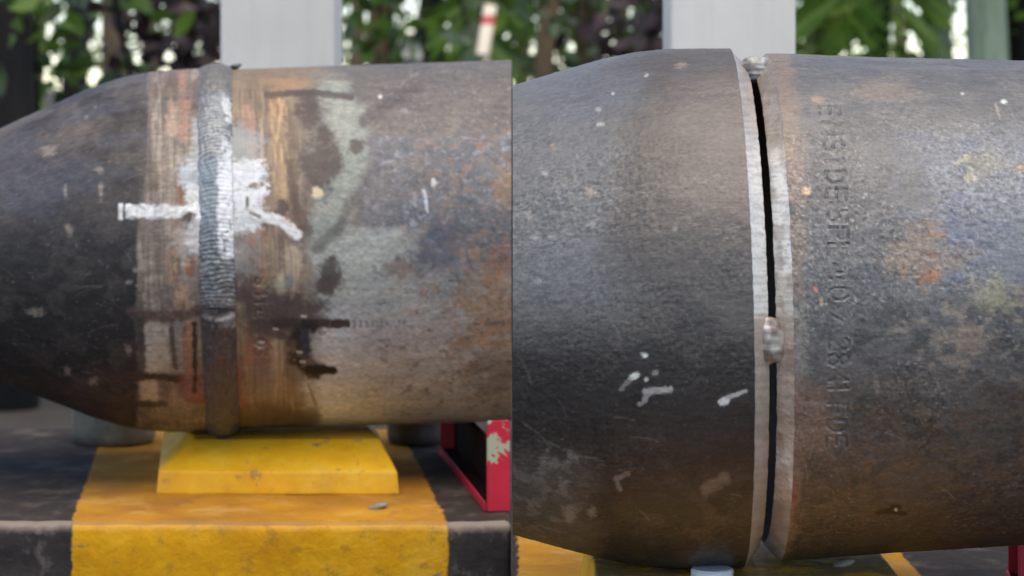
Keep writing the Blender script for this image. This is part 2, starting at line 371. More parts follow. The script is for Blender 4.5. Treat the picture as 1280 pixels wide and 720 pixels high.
# brushed band right of the weld
vs = p.n(2.6, 70, 140, 3); vs2 = p.n(6, 50, 141, 3)
band = 1 - sst(365, 395, px + (p.n(10, 26, 142) - .5) * 46)
p.lay(band * .95, (132, 114, 96)); p.lay(band * sst(.45, .65, vs) * .6, (164, 144, 118)); p.lay(band * sst(.48, .66, vs2) * .6, (100, 84, 74)); p.lay(band * sst(.52, .66, p.n(16, 30, 143)) * .5, (112, 100, 92))
p.lay(band * (1 - sst(110, 118, py)) * .6, (140, 122, 100))
for (x, y0, y1, wd, c) in [(309, 136, 152, 6, (180, 138, 114)), (314, 155, 200, 5, (172, 124, 100)), (326, 150, 200, 2, (186, 152, 124)), (345, 124, 140, 8, (206, 160, 112)), (349, 155, 260, 7.5, (204, 166, 116)), (352, 210, 275, 6, (186, 150, 108)),
                         (312, 262, 340, 7, (176, 122, 90)), (325, 290, 345, 6, (180, 132, 96)), (318, 340, 380, 7, (168, 114, 88)), (338, 300, 340, 3, (170, 146, 112)), (365, 320, 345, 13, (196, 172, 140)), (310, 405, 455, 6, (150, 100, 78)), (330, 410, 450, 9, (128, 84, 76)), (346, 420, 490, 6, (172, 152, 124)), (300, 380, 440, 3, (138, 128, 100)), (298, 472, 505, 8, (132, 82, 82))]:
    p.lay(p.stroke([(x, y0), (x + 2, y1)], wd * 1.15, .8, .5, int(x + y0)) * (.3 + .7 * sst(.36, .60, p.n(2.6, 26, int(x + y1), 3))), c)
p.lay(p.stroke([(345, 113), (380, 104), (330, 102)], 6, .6, .5, 150) * .6, (176, 136, 96))
for (cx, cy, rx, ry, s_) in [(402, 205, 24, 36, 151), (388, 138, 17, 20, 152), (412, 345, 14, 20, 153), (366, 396, 40, 22, 154), (340, 385, 22, 22, 155), (408, 358, 12, 12, 156), (448, 183, 9, 8, 157), (404, 172, 8, 14, 158), (352, 262, 10, 10, 159), (308, 350, 16, 34, 160), (330, 395, 30, 26, 161)]:
    p.lay(p.blob(cx, cy, rx, ry, .75, .45, s_, sc=14) * .9, (84, 75, 72))
p.lay(p.stroke([(335, 118), (390, 116), (438, 121)], 4.5, .5, .4, 162) * .85, (82, 74, 70)); p.lay(p.stroke([(362, 205), (368, 250), (385, 290)], 6, .7, .4, 163) * .7, (98, 82, 74))
p.lay(p.box(290, 400, 508, 530, 6, 8, 14, 164) * .7, (84, 70, 62)); p.lay(p.box(322, 345, 455, 500, 5, 6, 10, 165) * .5, (126, 118, 112)); p.lay(p.stroke([(385, 480), (396, 508)], 1.5, .8, .5, 166) * .7, (110, 98, 86))
p.lay(p.blob(353, 355, 9, 10, .6, .5, 167, sc=6) * .8, (172, 172, 150)); p.lay(p.blob(363, 352, 6, 9, .5, .5, 168, sc=6) * .8, (112, 120, 122))
p.lay(p.blob(396, 241, 6.5, 7.5, .45, .3, 169, sc=5), (232, 206, 160)); p.lay(p.blob(542, 228, 3.5, 5, .5, .4, 170, sc=4), (214, 212, 200)); p.lay(p.stroke([(530, 238), (535, 265)], 2.2, 1.0, .4, 171, 4), (196, 200, 206)); p.lay(p.blob(475, 121, 2.5, 2.5, .4, .4, 172, sc=4), (214, 212, 206))
# black ink / burn marks
p.lay(p.stroke([(345, 404), (400, 404.5), (432, 404.5)], 5.5, .4, .3, 180), (70, 62, 60))
for x in (436, 443, 451, 459, 466, 472): p.lay(p.box(x - 2.4, x + 1.8, 399.5 + (x - 436) * .03, 410 - (x - 436) * .02, 1.1, 1.2, 5, 181) * (.9 - (x - 436) / 60) * (.4 + .6 * sst(.3, .6, p.n(4, 4, 187))), (66, 58, 56))
p.lay(p.stroke([(384, 408), (374, 428), (376, 448), (392, 462)], 12, .7, .45, 182, 9) * (.6 + .4 * sst(.35, .6, p.n(6, 9, 186))), (46, 44, 48)); p.lay(p.stroke([(386, 462), (416, 463)], 5.5, .3, .3, 183, 8), (30, 29, 36)); p.lay(p.stroke([(381, 418), (379, 440)], 5, .6, .5, 184, 8) * .8, (48, 56, 76))
for (x, y) in [(379, 395), (374, 440), (378, 452), (344, 411), (327, 428), (326, 435)]: p.lay(p.stroke([(x - 2, y), (x + 3, y + .5)], 1.5, .5, .4, int(x * y) % 97, 4), (190, 184, 178))
# chalk
ch = np.maximum(p.blob(303, 250, 27, 48, .55, .2, 190, sc=10), p.box(285, 318, 208, 290, 2, 6, 8, 189)); p.lay(ch, (236, 238, 238), .05); p.lay(p.blob(312, 215, 24, 15, .5, .25, 191, sc=7), (238, 240, 240), .05)
p.lay(p.blob(300, 185, 24, 26, .7, .6, 192, sc=12) * .7, (176, 182, 180), .2); p.lay(p.blob(303, 318, 20, 26, .7, .6, 193, sc=12) * .7, (158, 156, 150), .2)
p.lay(p.stroke([(304, 268), (318, 273)], 2, .6, .5, 194), (90, 84, 80)); p.lay(p.box(307, 311, 246, 262, 1.5, 1, 5, 195), (104, 100, 98)); p.lay(p.blob(318, 233, 8, 5, .8, .5, 196, sc=4), (140, 132, 122)); p.lay(p.blob(337, 255, 10, 12, .5, .4, 197, sc=6) * .7, (150, 132, 112))
p.lay(p.stroke([(308, 266), (322, 270)], 8, .4, .3, 198, 4), (222, 222, 218), .05); p.lay(p.stroke([(320, 270), (345, 274), (358, 281), (371, 294)], 6.5, .35, .3, 199, 4), (238, 238, 234), .05)
p.lay(p.stroke([(314, 267), (324, 271)], 2.5, .6, .4, 200, 4) * .8, (100, 90, 84))
p.h = (p.n(8, 8, 210) - .5) * .0006 + (vs - .5) * band * .0006
# faint stamped characters near the weld
def stamp(p, chars, px_of, half, adv, depth, light=None, dark=None):
    for ch_, yc in chars:
        for pl in GL[ch_]:
            xc = px_of(yc)
            pts = [(xc - half + y * 2 * half, yc - adv / 2 + x * adv) for x, y in pl]
            dd = seg_dist(p.px, p.py, pts)
            g = (1 - sst(.8, 2.6, dd)) * p.front
            rim = np.exp(-((dd - 3.0) / 1.2) ** 2) * p.front
            brk = sst(.36, .52, p.n(7, 7, 333)) * .8 + .2
            p.h += (-g * depth + rim * depth * .35) * brk
            if dark: p.lay(g * brk * .22, dark)
            if light: p.lay(rim * brk * .18, light)  # rim highlight painted in colour on top of the relief
stamp(p, [('S', 352), ('4', 366), ('1', 378), ('E', 392), ('0', 428), ('5', 440)], lambda y: 326, 7, 8, .0007, (170, 146, 126), (96, 78, 70))
p.scratches(26, 400, 630, 100, 500, 94, (176, 172, 164))
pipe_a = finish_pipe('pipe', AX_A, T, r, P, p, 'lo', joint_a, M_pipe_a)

# ---- weld bead: raised, rippled
def bead(name, phi0, phi1, nphi, hgt, half, ripple, cfun, parent, full=False):
    k = F / AX_A.D; U = np.linspace(-1, 1, 44); PH = np.linspace(phi0, phi1, nphi)
    uu, pp = np.meshgrid(U, PH, indexing='ij')
    edge = 1 + (fbm(pp * 40, uu * 0 + 3, 5, 3) - .5) * .10
    t = uu * half / k * edge
    s = pp * .162 * k                                   # arc length in px
    ph = (s + 3.0 * uu ** 2 + (fbm(s / 16, uu * 1.1, 9, 3) - .5) * 7) / 5.2
    rp = (np.abs(((ph % 1) - .35)) - .3) * ripple * (1 - np.abs(uu) ** 3) * (.35 + 1.3 * fbm(s / 11, uu * 1.5, 13, 3))
    dome = np.clip(1 - np.abs(uu) ** 2.0, 0, 1)
    endt = sst(0, 7, s - s.min()) * sst(0, 7, s.max() - s) if not full else 1
    base = .1625 - .004 * (1 - 0) * (np.abs(uu) > .97)
    rad = base + (dome * hgt + rp + (fbm(s / 9, uu * 5, 11, 3) - .5) * hgt * .5) * endt
    V = AX_A.pt(t, rad, pp); bx, by = proj(V)
    col = cfun(bx, by, uu, s, ph)
    me = grid_mesh(name, V, col, wrap=False)
    bm = bmesh.new(); bm.from_mesh(me); bmesh.ops.recalc_face_normals(bm, faces=bm.faces); bm.to_mesh(me); bm.free()
    o = link(name, me, M_weld, parent)
    if sum(1 for q in me.polygons if (q.center - Vector(AX_A.p0)).dot(q.normal) < 0) > len(me.polygons) / 2: me.flip_normals()
    return o
def c_bright(bx, by, uu, s, ph):
    c = np.zeros(bx.shape + (4,)); c[..., 3] = .58
    def lay(m, k, a=None):
        m = np.clip(m, 0, 1); c[..., :3] = c[..., :3] * (1 - m[..., None]) + sl2(k) * m[..., None]
        if a is not None: c[..., 3] = c[..., 3] * (1 - m) + a * m
    one = np.ones(bx.shape)
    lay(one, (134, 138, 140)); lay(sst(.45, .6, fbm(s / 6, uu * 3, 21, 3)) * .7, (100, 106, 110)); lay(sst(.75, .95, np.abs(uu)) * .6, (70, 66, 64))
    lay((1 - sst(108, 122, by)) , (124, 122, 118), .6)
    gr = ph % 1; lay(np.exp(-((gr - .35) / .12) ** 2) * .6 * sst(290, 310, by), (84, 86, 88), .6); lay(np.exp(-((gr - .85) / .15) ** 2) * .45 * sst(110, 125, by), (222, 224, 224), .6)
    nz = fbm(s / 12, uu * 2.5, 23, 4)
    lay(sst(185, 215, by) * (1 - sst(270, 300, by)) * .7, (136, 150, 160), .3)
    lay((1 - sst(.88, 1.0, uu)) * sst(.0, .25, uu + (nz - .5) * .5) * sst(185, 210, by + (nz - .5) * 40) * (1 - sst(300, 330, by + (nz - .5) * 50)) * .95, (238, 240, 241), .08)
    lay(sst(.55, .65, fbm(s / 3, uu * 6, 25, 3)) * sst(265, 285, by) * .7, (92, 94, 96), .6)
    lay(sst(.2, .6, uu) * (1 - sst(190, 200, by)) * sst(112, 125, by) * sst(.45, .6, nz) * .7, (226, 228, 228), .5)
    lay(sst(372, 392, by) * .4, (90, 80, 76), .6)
    return c
def c_brown(bx, by, uu, s, ph):
    # oxidised lower run
    c = np.zeros(bx.shape + (4,)); c[..., 3] = .55; n1 = fbm(s / 30, uu * 2, 31, 4)[..., None]
    c[..., :3] = sl2((78, 70, 70)) * (1 - n1) + sl2((100, 91, 92)) * n1
    m = (np.exp(-((by - 402) / 9) ** 2) * sst(-.2, .4, uu))[..., None]; c[..., :3] = c[..., :3] * (1 - m * .7) + sl2((146, 140, 136)) * m * .7
    return c
k_ = F / AX_A.D
def phi_at(y): return math.asin(max(-1, min(1, (AX_A.p0[2] - H - (HOR - y) / F * (AX_A.D - .15)) / -.166)))
PH_SPLIT = phi_at(389)
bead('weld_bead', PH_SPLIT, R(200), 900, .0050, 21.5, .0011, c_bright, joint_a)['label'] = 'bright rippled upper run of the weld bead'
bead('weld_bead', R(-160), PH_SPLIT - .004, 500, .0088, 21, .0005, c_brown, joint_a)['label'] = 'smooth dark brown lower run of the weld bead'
def lump(name, loc, rad, mat, parent, seed=1, amp=.25, sub=3, col=None, rot=0, rip=0):
    bm = bmesh.new(); bmesh.ops.create_icosphere(bm, subdivisions=sub, radius=1)
    rr = np.random.RandomState(seed); k = rr.rand(6, 3) * 4 - 2; ps = rr.rand(6) * 6
    for v in bm.verts:
        f_ = 1 + amp * sum(math.sin(v.co.dot(Vector(k[i])) * 1.6 + ps[i]) for i in range(6)) / 3
        if rip: f_ *= 1 + .05 * math.sin(v.co.z * 16 + 3 * v.co.x ** 2) - .10 * math.exp(-((v.co.z + .1) / .16) ** 2)
        v.co = Vector((v.co.x * rad[0], v.co.y * rad[1], v.co.z * rad[2])) * f_
    bmesh.ops.rotate(bm, verts=bm.verts, cent=(0, 0, 0), matrix=Matrix.Rotation(rot, 3, 'Y'))
    bmesh.ops.translate(bm, verts=bm.verts, vec=loc)
    o = from_bm(name, bm, mat, parent, True)
    if col:
        ca = o.data.color_attributes.new('layers', 'FLOAT_COLOR', 'POINT')
        V = np.zeros(len(o.data.vertices) * 3, np.float32); o.data.vertices.foreach_get('co', V); V = V.reshape(-1, 3)
        cc = np.ones((len(V), 4)); n1 = fbm(V[:, 0] * 240, V[:, 2] * 240, seed, 4)
        n1 = sst(.35, .65, n1)[:, None]
        cc[:, :3] = sl2(col[0]) * (1 - n1) + sl2(col[1]) * n1; cc[:, 3] = col[2]
        ca.data.foreach_set('color', cc.reshape(-1).astype(np.float32))
    return o
lump('weld_spatter', at(293, 84, 2.17) , (.006, .005, .0030), M_weld, joint_a, 4, .4, 3, ((120, 122, 120), (70, 68, 66), .5), R(-35))

# =========================================================== tacked joint (right of the two)
joint_b = empty('tacked_pipe_joint', (AX_B.p0[0], AX_B.p0[1], AX_B.p0[2] - .162), 'speckled grey steel pipe joint with an open gap bridged by small tack welds', 'pipe')
rt_rb = r_table(AX_B, [560, 600, 640, 700, 760, 800, 840, 920, 970], [253, 265, 277.5, 295, 311, 318.5, 322, 321, 320])
T, r, P = tube(AX_B, AX_B.t_of_px(np.linspace(640, 918, 238)), rt_rb, cut=(0, .0004))
p = Paint(AX_B, T, r, P); px, py = p.px, p.py
p.base((86, 82, 79))
p.lay(sst(.42, .62, p.n(60, 40, 301)) * .4, (98, 94, 91)); p.lay(sst(.48, .66, p.n(36, 26, 302)) * .4, (74, 71, 71))
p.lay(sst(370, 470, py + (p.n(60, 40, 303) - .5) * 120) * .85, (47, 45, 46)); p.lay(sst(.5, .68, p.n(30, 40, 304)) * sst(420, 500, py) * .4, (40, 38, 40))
p.lay((1 - sst(730, 800, px + (p.n(60, 60, 305) - .5) * 80)) * (1 - sst(330, 450, py)) * .7, (114, 117, 120))  # sky reflection on the left side painted in as paler blue-grey
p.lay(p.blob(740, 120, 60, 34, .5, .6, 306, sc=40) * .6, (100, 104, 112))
p.lay(sst(800, 900, px + (p.n(40, 40, 307) - .5) * 60) * sst(75, 110, py) * (1 - sst(230, 320, py)) * .5, (126, 115, 109))
p.lay((1 - sst(700, 770, px + (p.n(30, 30, 308) - .5) * 60)) * sst(540, 600, py) * .6, (108, 106, 103)); p.lay(p.box(640, 720, 560, 660, 10, 20, 20, 309) * sst(.45, .62, p.n(12, 16, 310)) * .6, (130, 127, 122))
p.lay(sst(.52, .66, p.n(20, 26, 311)) * sst(560, 620, py) * sst(760, 820, px) * .5, (82, 70, 68))
gm = (.35 + .65 * sst(130, 240, py)) * (.45 + .65 * sst(.38, .62, p.n(90, 60, 315))); p.grain(3.4, 1.9, .48, 312, gm); p.grain(8, 3.2, .18, 313, gm); p.lay(sst(.82, .87, p.n(4, 2.8, 314, 2)) * .2, (150, 142, 134))
for (x, y, a, b, c) in [(738, 240, 9, 8, (184, 170, 150)), (680, 217, 6, 4, (188, 180, 166)), (692, 183, 4, 5, (176, 140, 112)), (748, 137, 5, 4, (196, 196, 192)), (766, 117, 2, 2, (214, 214, 210)), (808, 94, 3, 3, (208, 208, 204)), (750, 156, 5, 3, (200, 200, 196)), (852, 82, 8, 5, (176, 150, 128)),
                        (668, 297, 7, 3, (190, 186, 176)), (672, 352, 7, 4, (190, 184, 172)), (662, 270, 3, 9, (168, 160, 150)), (740, 280, 6, 5, (176, 170, 160)), (844, 286, 4, 3, (186, 180, 172)), (720, 222, 3, 6, (160, 156, 152)), (698, 238, 4, 8, (140, 140, 140))]:
    p.lay(p.blob(x, y, a * .8, b * .8, .8, .6, int(x), sc=4) * .5, c)
p.lay(p.blob(806, 444, 5, 3.2, .4, .3, 320, rot=30, sc=4), (226, 226, 218)); p.lay(p.blob(793, 470, 8, 4, .4, .3, 321, rot=-25, sc=4), (228, 230, 214)); p.lay(p.stroke([(776, 486), (788, 474)], 3, .6, .5, 322, 4) * .6, (160, 160, 154))
p.lay(p.blob(808, 474, 3.4, 2.8, .4, .3, 323, sc=4), (214, 214, 208)); p.lay(p.stroke([(806, 489), (838, 487)], 3.6, .5, .4, 324, 4) * .85, (190, 186, 180)); p.lay(p.stroke([(806, 500), (812, 490)], 3.6, .5, .4, 325, 4) * .8, (176, 172, 168)); p.lay(p.blob(800, 505, 4, 2.5, .4, .4, 326, sc=4) * .7, (180, 176, 172)); p.lay(p.blob(819, 466, 4, 3, .5, .4, 327, sc=4) * .6, (176, 172, 168))
p.lay(p.blob(905, 502, 7.5, 5, .4, .3, 328, rot=-20, sc=4), (232, 232, 230)); p.lay(p.stroke([(908, 498), (932, 489)], 2.6, .6, .4, 329, 4) * .8, (206, 204, 200)); p.lay(p.stroke([(884, 612), (905, 598)], 7, .6, .5, 330, 6) * .6, (128, 116, 106)); p.lay(p.blob(740, 640, 6, 6, .6, .5, 331, sc=5) * .6, (150, 150, 146)); p.lay(p.blob(712, 645, 6, 10, .6, .5, 332, sc=5) * .6, (146, 146, 142)); p.lay(p.stroke([(775, 612), (770, 598), (785, 592)], 3, .7, .5, 334, 5) * .6, (140, 136, 132))
p.h = (p.n(7, 5, 340) - .5) * .0005 + (p.n(3.6, 2.6, 341, 2) - .5) * .00055 * gm
def bevel_red(bx, by):
    c = np.zeros(bx.shape + (4,)); n1 = fbm(bx / 16, by / 2.6, 41, 4); up = 1 - sst(388, 402, by + (n1 - .5) * 10)
    a = sl2((230, 229, 226)); b = sl2((182, 170, 160)); tp = (1 - sst(130, 190, by))[..., None]
    col = a * up[..., None] + b * (1 - up[..., None]); col = col * (1 - tp * .6) + sl2((170, 150, 134)) * tp * .6
    k = sst(.42, .62, n1)[..., None]; col = col * (1 - k * .3) + sl2((128, 116, 104)) * k * .3
    c[..., :3] = col; c[..., 3] = .60; return c
def root_dark(bx, by):
    c = np.zeros(bx.shape + (4,)); c[..., :3] = sl2((86, 74, 66)); c[..., 3] = .4; return c
px_m = 1.54 / F
JN = (fbm(PHI * 30, PHI * 0 + 2, 61, 4) - .5) * .9 * px_m; JN2 = (fbm(PHI * 34, PHI * 0 + 5, 62, 4) - .5) * .9 * px_m
BV_R = [(.0003, -.0003, bevel_red)] + [((18 * px_m + JN) * k, -22 * px_m * k + JN2 * .2 * k * (1 - k) * 4, bevel_red) for k in (.15, .3, .45, .6, .75, .9, 1)] + [(18 * px_m + JN, -.0135, root_dark)]
T[-1] += (fbm(PHI * 40, PHI * 0, 63, 3) - .5) * 1.2 * px_m; p.V[-1] = AX_B.pt(T[-1], r[-1], P[-1])
p.scratches(26, 650, 915, 120, 640, 91, (150, 146, 142))
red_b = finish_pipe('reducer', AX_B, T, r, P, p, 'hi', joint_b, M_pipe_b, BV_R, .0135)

rt_pb = r_table(AX_B, [960, 985, 1100, 1280, 1480], [314, 313.5, 307, 299.5, 298])
T, r, P = tube(AX_B, np.concatenate([AX_B.t_of_px(np.linspace(963.5, 1290, 267)), AX_B.t_of_px(np.linspace(1300, 1480, 12))]), rt_pb)
p = Paint(AX_B, T, r, P); px, py = p.px, p.py
p.base((102, 102, 102))
p.lay(sst(.42, .62, p.n(60, 40, 401)) * .5, (114, 113, 111)); p.lay(sst(.5, .66, p.n(30, 24, 402)) * .55, (90, 90, 93))
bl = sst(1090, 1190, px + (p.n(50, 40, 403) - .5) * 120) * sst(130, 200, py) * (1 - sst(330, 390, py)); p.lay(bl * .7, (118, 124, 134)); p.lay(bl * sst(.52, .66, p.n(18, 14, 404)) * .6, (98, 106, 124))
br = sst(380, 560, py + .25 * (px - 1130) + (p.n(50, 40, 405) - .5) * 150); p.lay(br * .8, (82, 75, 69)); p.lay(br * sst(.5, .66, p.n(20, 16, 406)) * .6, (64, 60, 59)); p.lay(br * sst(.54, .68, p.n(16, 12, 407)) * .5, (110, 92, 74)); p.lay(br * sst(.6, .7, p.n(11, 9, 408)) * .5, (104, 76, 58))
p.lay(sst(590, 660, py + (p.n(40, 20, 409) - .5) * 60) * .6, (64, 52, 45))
mid = sst(350, 390, py + (p.n(30, 30, 410) - .5) * 50) * (1 - sst(440, 500, py)); p.lay(mid * .55, (92, 90, 92)); p.lay(mid * sst(.52, .64, p.n(18, 14, 411)) * .7, (70, 70, 73)); p.lay(mid * sst(1090, 1150, px) * sst(.55, .68, p.n(16, 10, 412)) * .6, (150, 136, 122))
p.lay(p.blob(1150, 318, 46, 32, .8, .6, 420, sc=22) * .65, (152, 128, 100)); p.lay(p.blob(1166, 345, 11, 8, .5, .4, 421, sc=6), (172, 122, 90)); p.lay(p.blob(1153, 350, 5, 4, .5, .4, 422, sc=5), (180, 112, 70)); p.lay(p.blob(1128, 340, 5, 8, .6, .4, 423, sc=5) * .7, (160, 118, 86)); p.lay(p.blob(1170, 292, 12, 5, .6, .4, 424, sc=6) * .7, (168, 126, 94)); p.lay(p.blob(1165, 318, 6, 4, .6, .4, 425, sc=5) * .7, (140, 90, 62))
p.lay(p.blob(1240, 368, 26, 22, .8, .6, 426, sc=14) * .6, (162, 156, 128)); p.lay(p.blob(1212, 220, 8, 8, .7, .5, 427, sc=6) * .6, (176, 172, 130)); p.lay(p.stroke([(1195, 205), (1212, 194)], 3, .7, .5, 428, 5) * .6, (176, 172, 140)); p.lay(p.blob(1232, 205, 24, 14, .7, .6, 429, sc=10) * .5, (140, 136, 116)); p.lay(p.blob(1276, 210, 5, 4, .5, .4, 430, sc=5) * .8, (180, 130, 94))
p.lay(p.blob(1205, 425, 30, 18, .8, .6, 431, sc=12) * .6, (150, 132, 116)); p.lay(p.blob(1185, 435, 10, 8, .6, .4, 432, sc=8) * .8, (64, 63, 66)); p.lay(p.blob(1112, 395, 26, 16, .8, .5, 433, sc=12) * .6, (66, 66, 68)); p.lay(p.blob(1110, 112, 40, 12, .7, .6, 434, sc=14) * .5, (142, 128, 112))
p.lay(p.stroke([(1244, 130), (1250, 148)], 1.6, .8, .5, 435, 4) * .6, (170, 152, 142)); p.lay(p.blob(1255, 127, 4, 3, .4, .4, 436, sc=4), (220, 222, 216)); p.lay(p.blob(1203, 117, 2.5, 2, .4, .4, 437, sc=4) * .8, (200, 196, 188)); p.lay(p.blob(1022, 125, 9, 4, .7, .5, 438, sc=5) * .7, (170, 142, 112)); p.lay(p.blob(1009, 239, 5, 6, .5, .4, 439, sc=4), (222, 186, 132)); p.lay(p.stroke([(1019, 358), (1020, 364)], 2.2, .5, .4, 440, 4), (186, 96, 84)); p.lay(p.stroke([(1026, 373), (1027, 380)], 2.2, .5, .4, 441, 4) * .8, (170, 146, 112))
# heat tint and smears beside the bevel
ht = 1 - sst(2, 22, px - (972 + 22 * np.sqrt(np.clip(1 - ((py - 381) / 313) ** 2, 0, 1))) + (p.n(8, 20, 442) - .5) * 22); p.lay(ht * .55, (150, 124, 104)); p.lay(p.box(995, 1040, 480, 560, 14, 16, 20, 443) * .55, (142, 114, 98)); p.lay(p.box(985, 1012, 380, 470, 6, 6, 14, 444) * .5, (128, 130, 128)); p.lay(p.blob(991, 618, 6, 18, .4, .4, 445, sc=8) * .8, (128, 86, 82)); p.lay(p.blob(984, 263, 12, 9, .5, .3, 446, sc=5), (86, 86, 84))
p.lay(p.stroke([(1098, 640), (1110, 639), (1130, 641)], 3.2, .8, .4, 447, 5), (44, 36, 32)); p.lay(p.blob(1119, 634, 7, 4, .6, .4, 448, sc=5), (40, 34, 32)); p.lay(p.blob(1120, 637, 2, 2, .3, .4, 449, sc=4), (200, 190, 186)); p.lay(p.stroke([(1095, 470), (1097, 490)], 3, .7, .5, 450, 5) * .5, (140, 128, 116))
gm = (.3 + .7 * sst(110, 190, py)) * (.45 + .65 * sst(.38, .62, p.n(90, 60, 463))); p.grain(2.6, 2.2, .6, 460, gm * (1 - br * .4)); p.grain(6, 3.6, .25, 461, gm); p.lay(sst(.78, .83, p.n(3.5, 3, 462, 2)) * .5 * gm * (1 - br * .6), (190, 190, 188))
p.h = (p.n(7, 6, 470) - .5) * .0005 + (p.n(3.2, 2.8, 471, 2) - .5) * .00070 * gm
CH = [('E', 138), ('N', 160), ('S', 181), ('1', 201), ('D', 221), ('E', 243), ('5', 270), ('F', 292), ('L', 312), ('4', 337), ('1', 348), ('0', 367), ('/', 399), ('2', 430), ('8', 450), ('4', 472), ('1', 486), ('F', 512), ('D', 532), ('E', 552)]
stamp(p, CH, lambda y: 1028 + 21 * math.sqrt(max(0, 1 - ((y - 400) / 290) ** 2)), 12.5, 14, .00065, (172, 168, 162), (70, 67, 66))
def bevel_pipe(bx, by):
    c = np.zeros(bx.shape + (4,)); n1 = fbm(bx / 16, by / 2.6, 43, 4)
    col = np.broadcast_to(sl2((228, 220, 208)), bx.shape + (3,)).copy()
    def lay(m, k):
        m = np.clip(m, 0, 1)[..., None]; col[:] = col * (1 - m) + sl2(k) * m
    lay((1 - sst(160, 200, by)) * .7, (158, 148, 138)); lay(sst(190, 210, by) * (1 - sst(320, 350, by + (n1 - .5) * 40)), (240, 238, 234))
    lay(sst(385, 400, by) * (1 - sst(540, 560, by)) * .7, (198, 176, 158)); lay(sst(555, 570, by) * (1 - sst(618, 630, by)), (242, 241, 240)); lay(sst(620, 632, by), (190, 184, 184))
    lay(sst(.46, .62, n1) * .3, (128, 112, 98)); lay(sst(.45, .6, fbm(bx / 9, by / 22, 47, 3)) * .4, (146, 122, 102)); lay(sst(.72, .78, fbm(bx / 2.2, by / 2.6, 45, 2)) * .4, (110, 98, 88))
    c[..., :3] = col; c[..., 3] = .60; return c
BV_P = [(-.0003, -.0003, bevel_pipe)] + [((-18 * px_m + JN2) * k, -20 * px_m * k + JN * .2 * k * (1 - k) * 4, bevel_pipe) for k in (.15, .3, .45, .6, .75, .9, 1)] + [(-18 * px_m + JN2, -.0125, root_dark)]
T[0] += (fbm(PHI * 40, PHI * 0, 64, 3) - .5) * 1.6 * px_m; p.V[0] = AX_B.pt(T[0], r[0], P[0])
p.scratches(26, 1000, 1270, 110, 640, 92, (160, 158, 154))
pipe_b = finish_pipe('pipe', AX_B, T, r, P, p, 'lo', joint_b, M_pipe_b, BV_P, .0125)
# tack welds
def on_b(px_, py_, r_):    # point of the joint surface seen at a pixel
    Y = AX_B.D - math.sqrt(max(0, r_ ** 2 - ((HOR - py_) / F * AX_B.D + H - AX_B.p0[2]) ** 2)) * .98
    return at(px_, py_, Y)
lump('tack_weld', on_b(955.5, 427, .1566), (.0128, .0062, .0142), M_weld, joint_b, 9, .07, 4, ((132, 118, 110), (196, 190, 184), .62), rip=1)
lump('tack_weld', on_b(944, 87, .1548), (.0112, .0085, .0082), M_weld, joint_b, 12, .10, 4, ((140, 136, 130), (190, 192, 188), .52), rip=1)

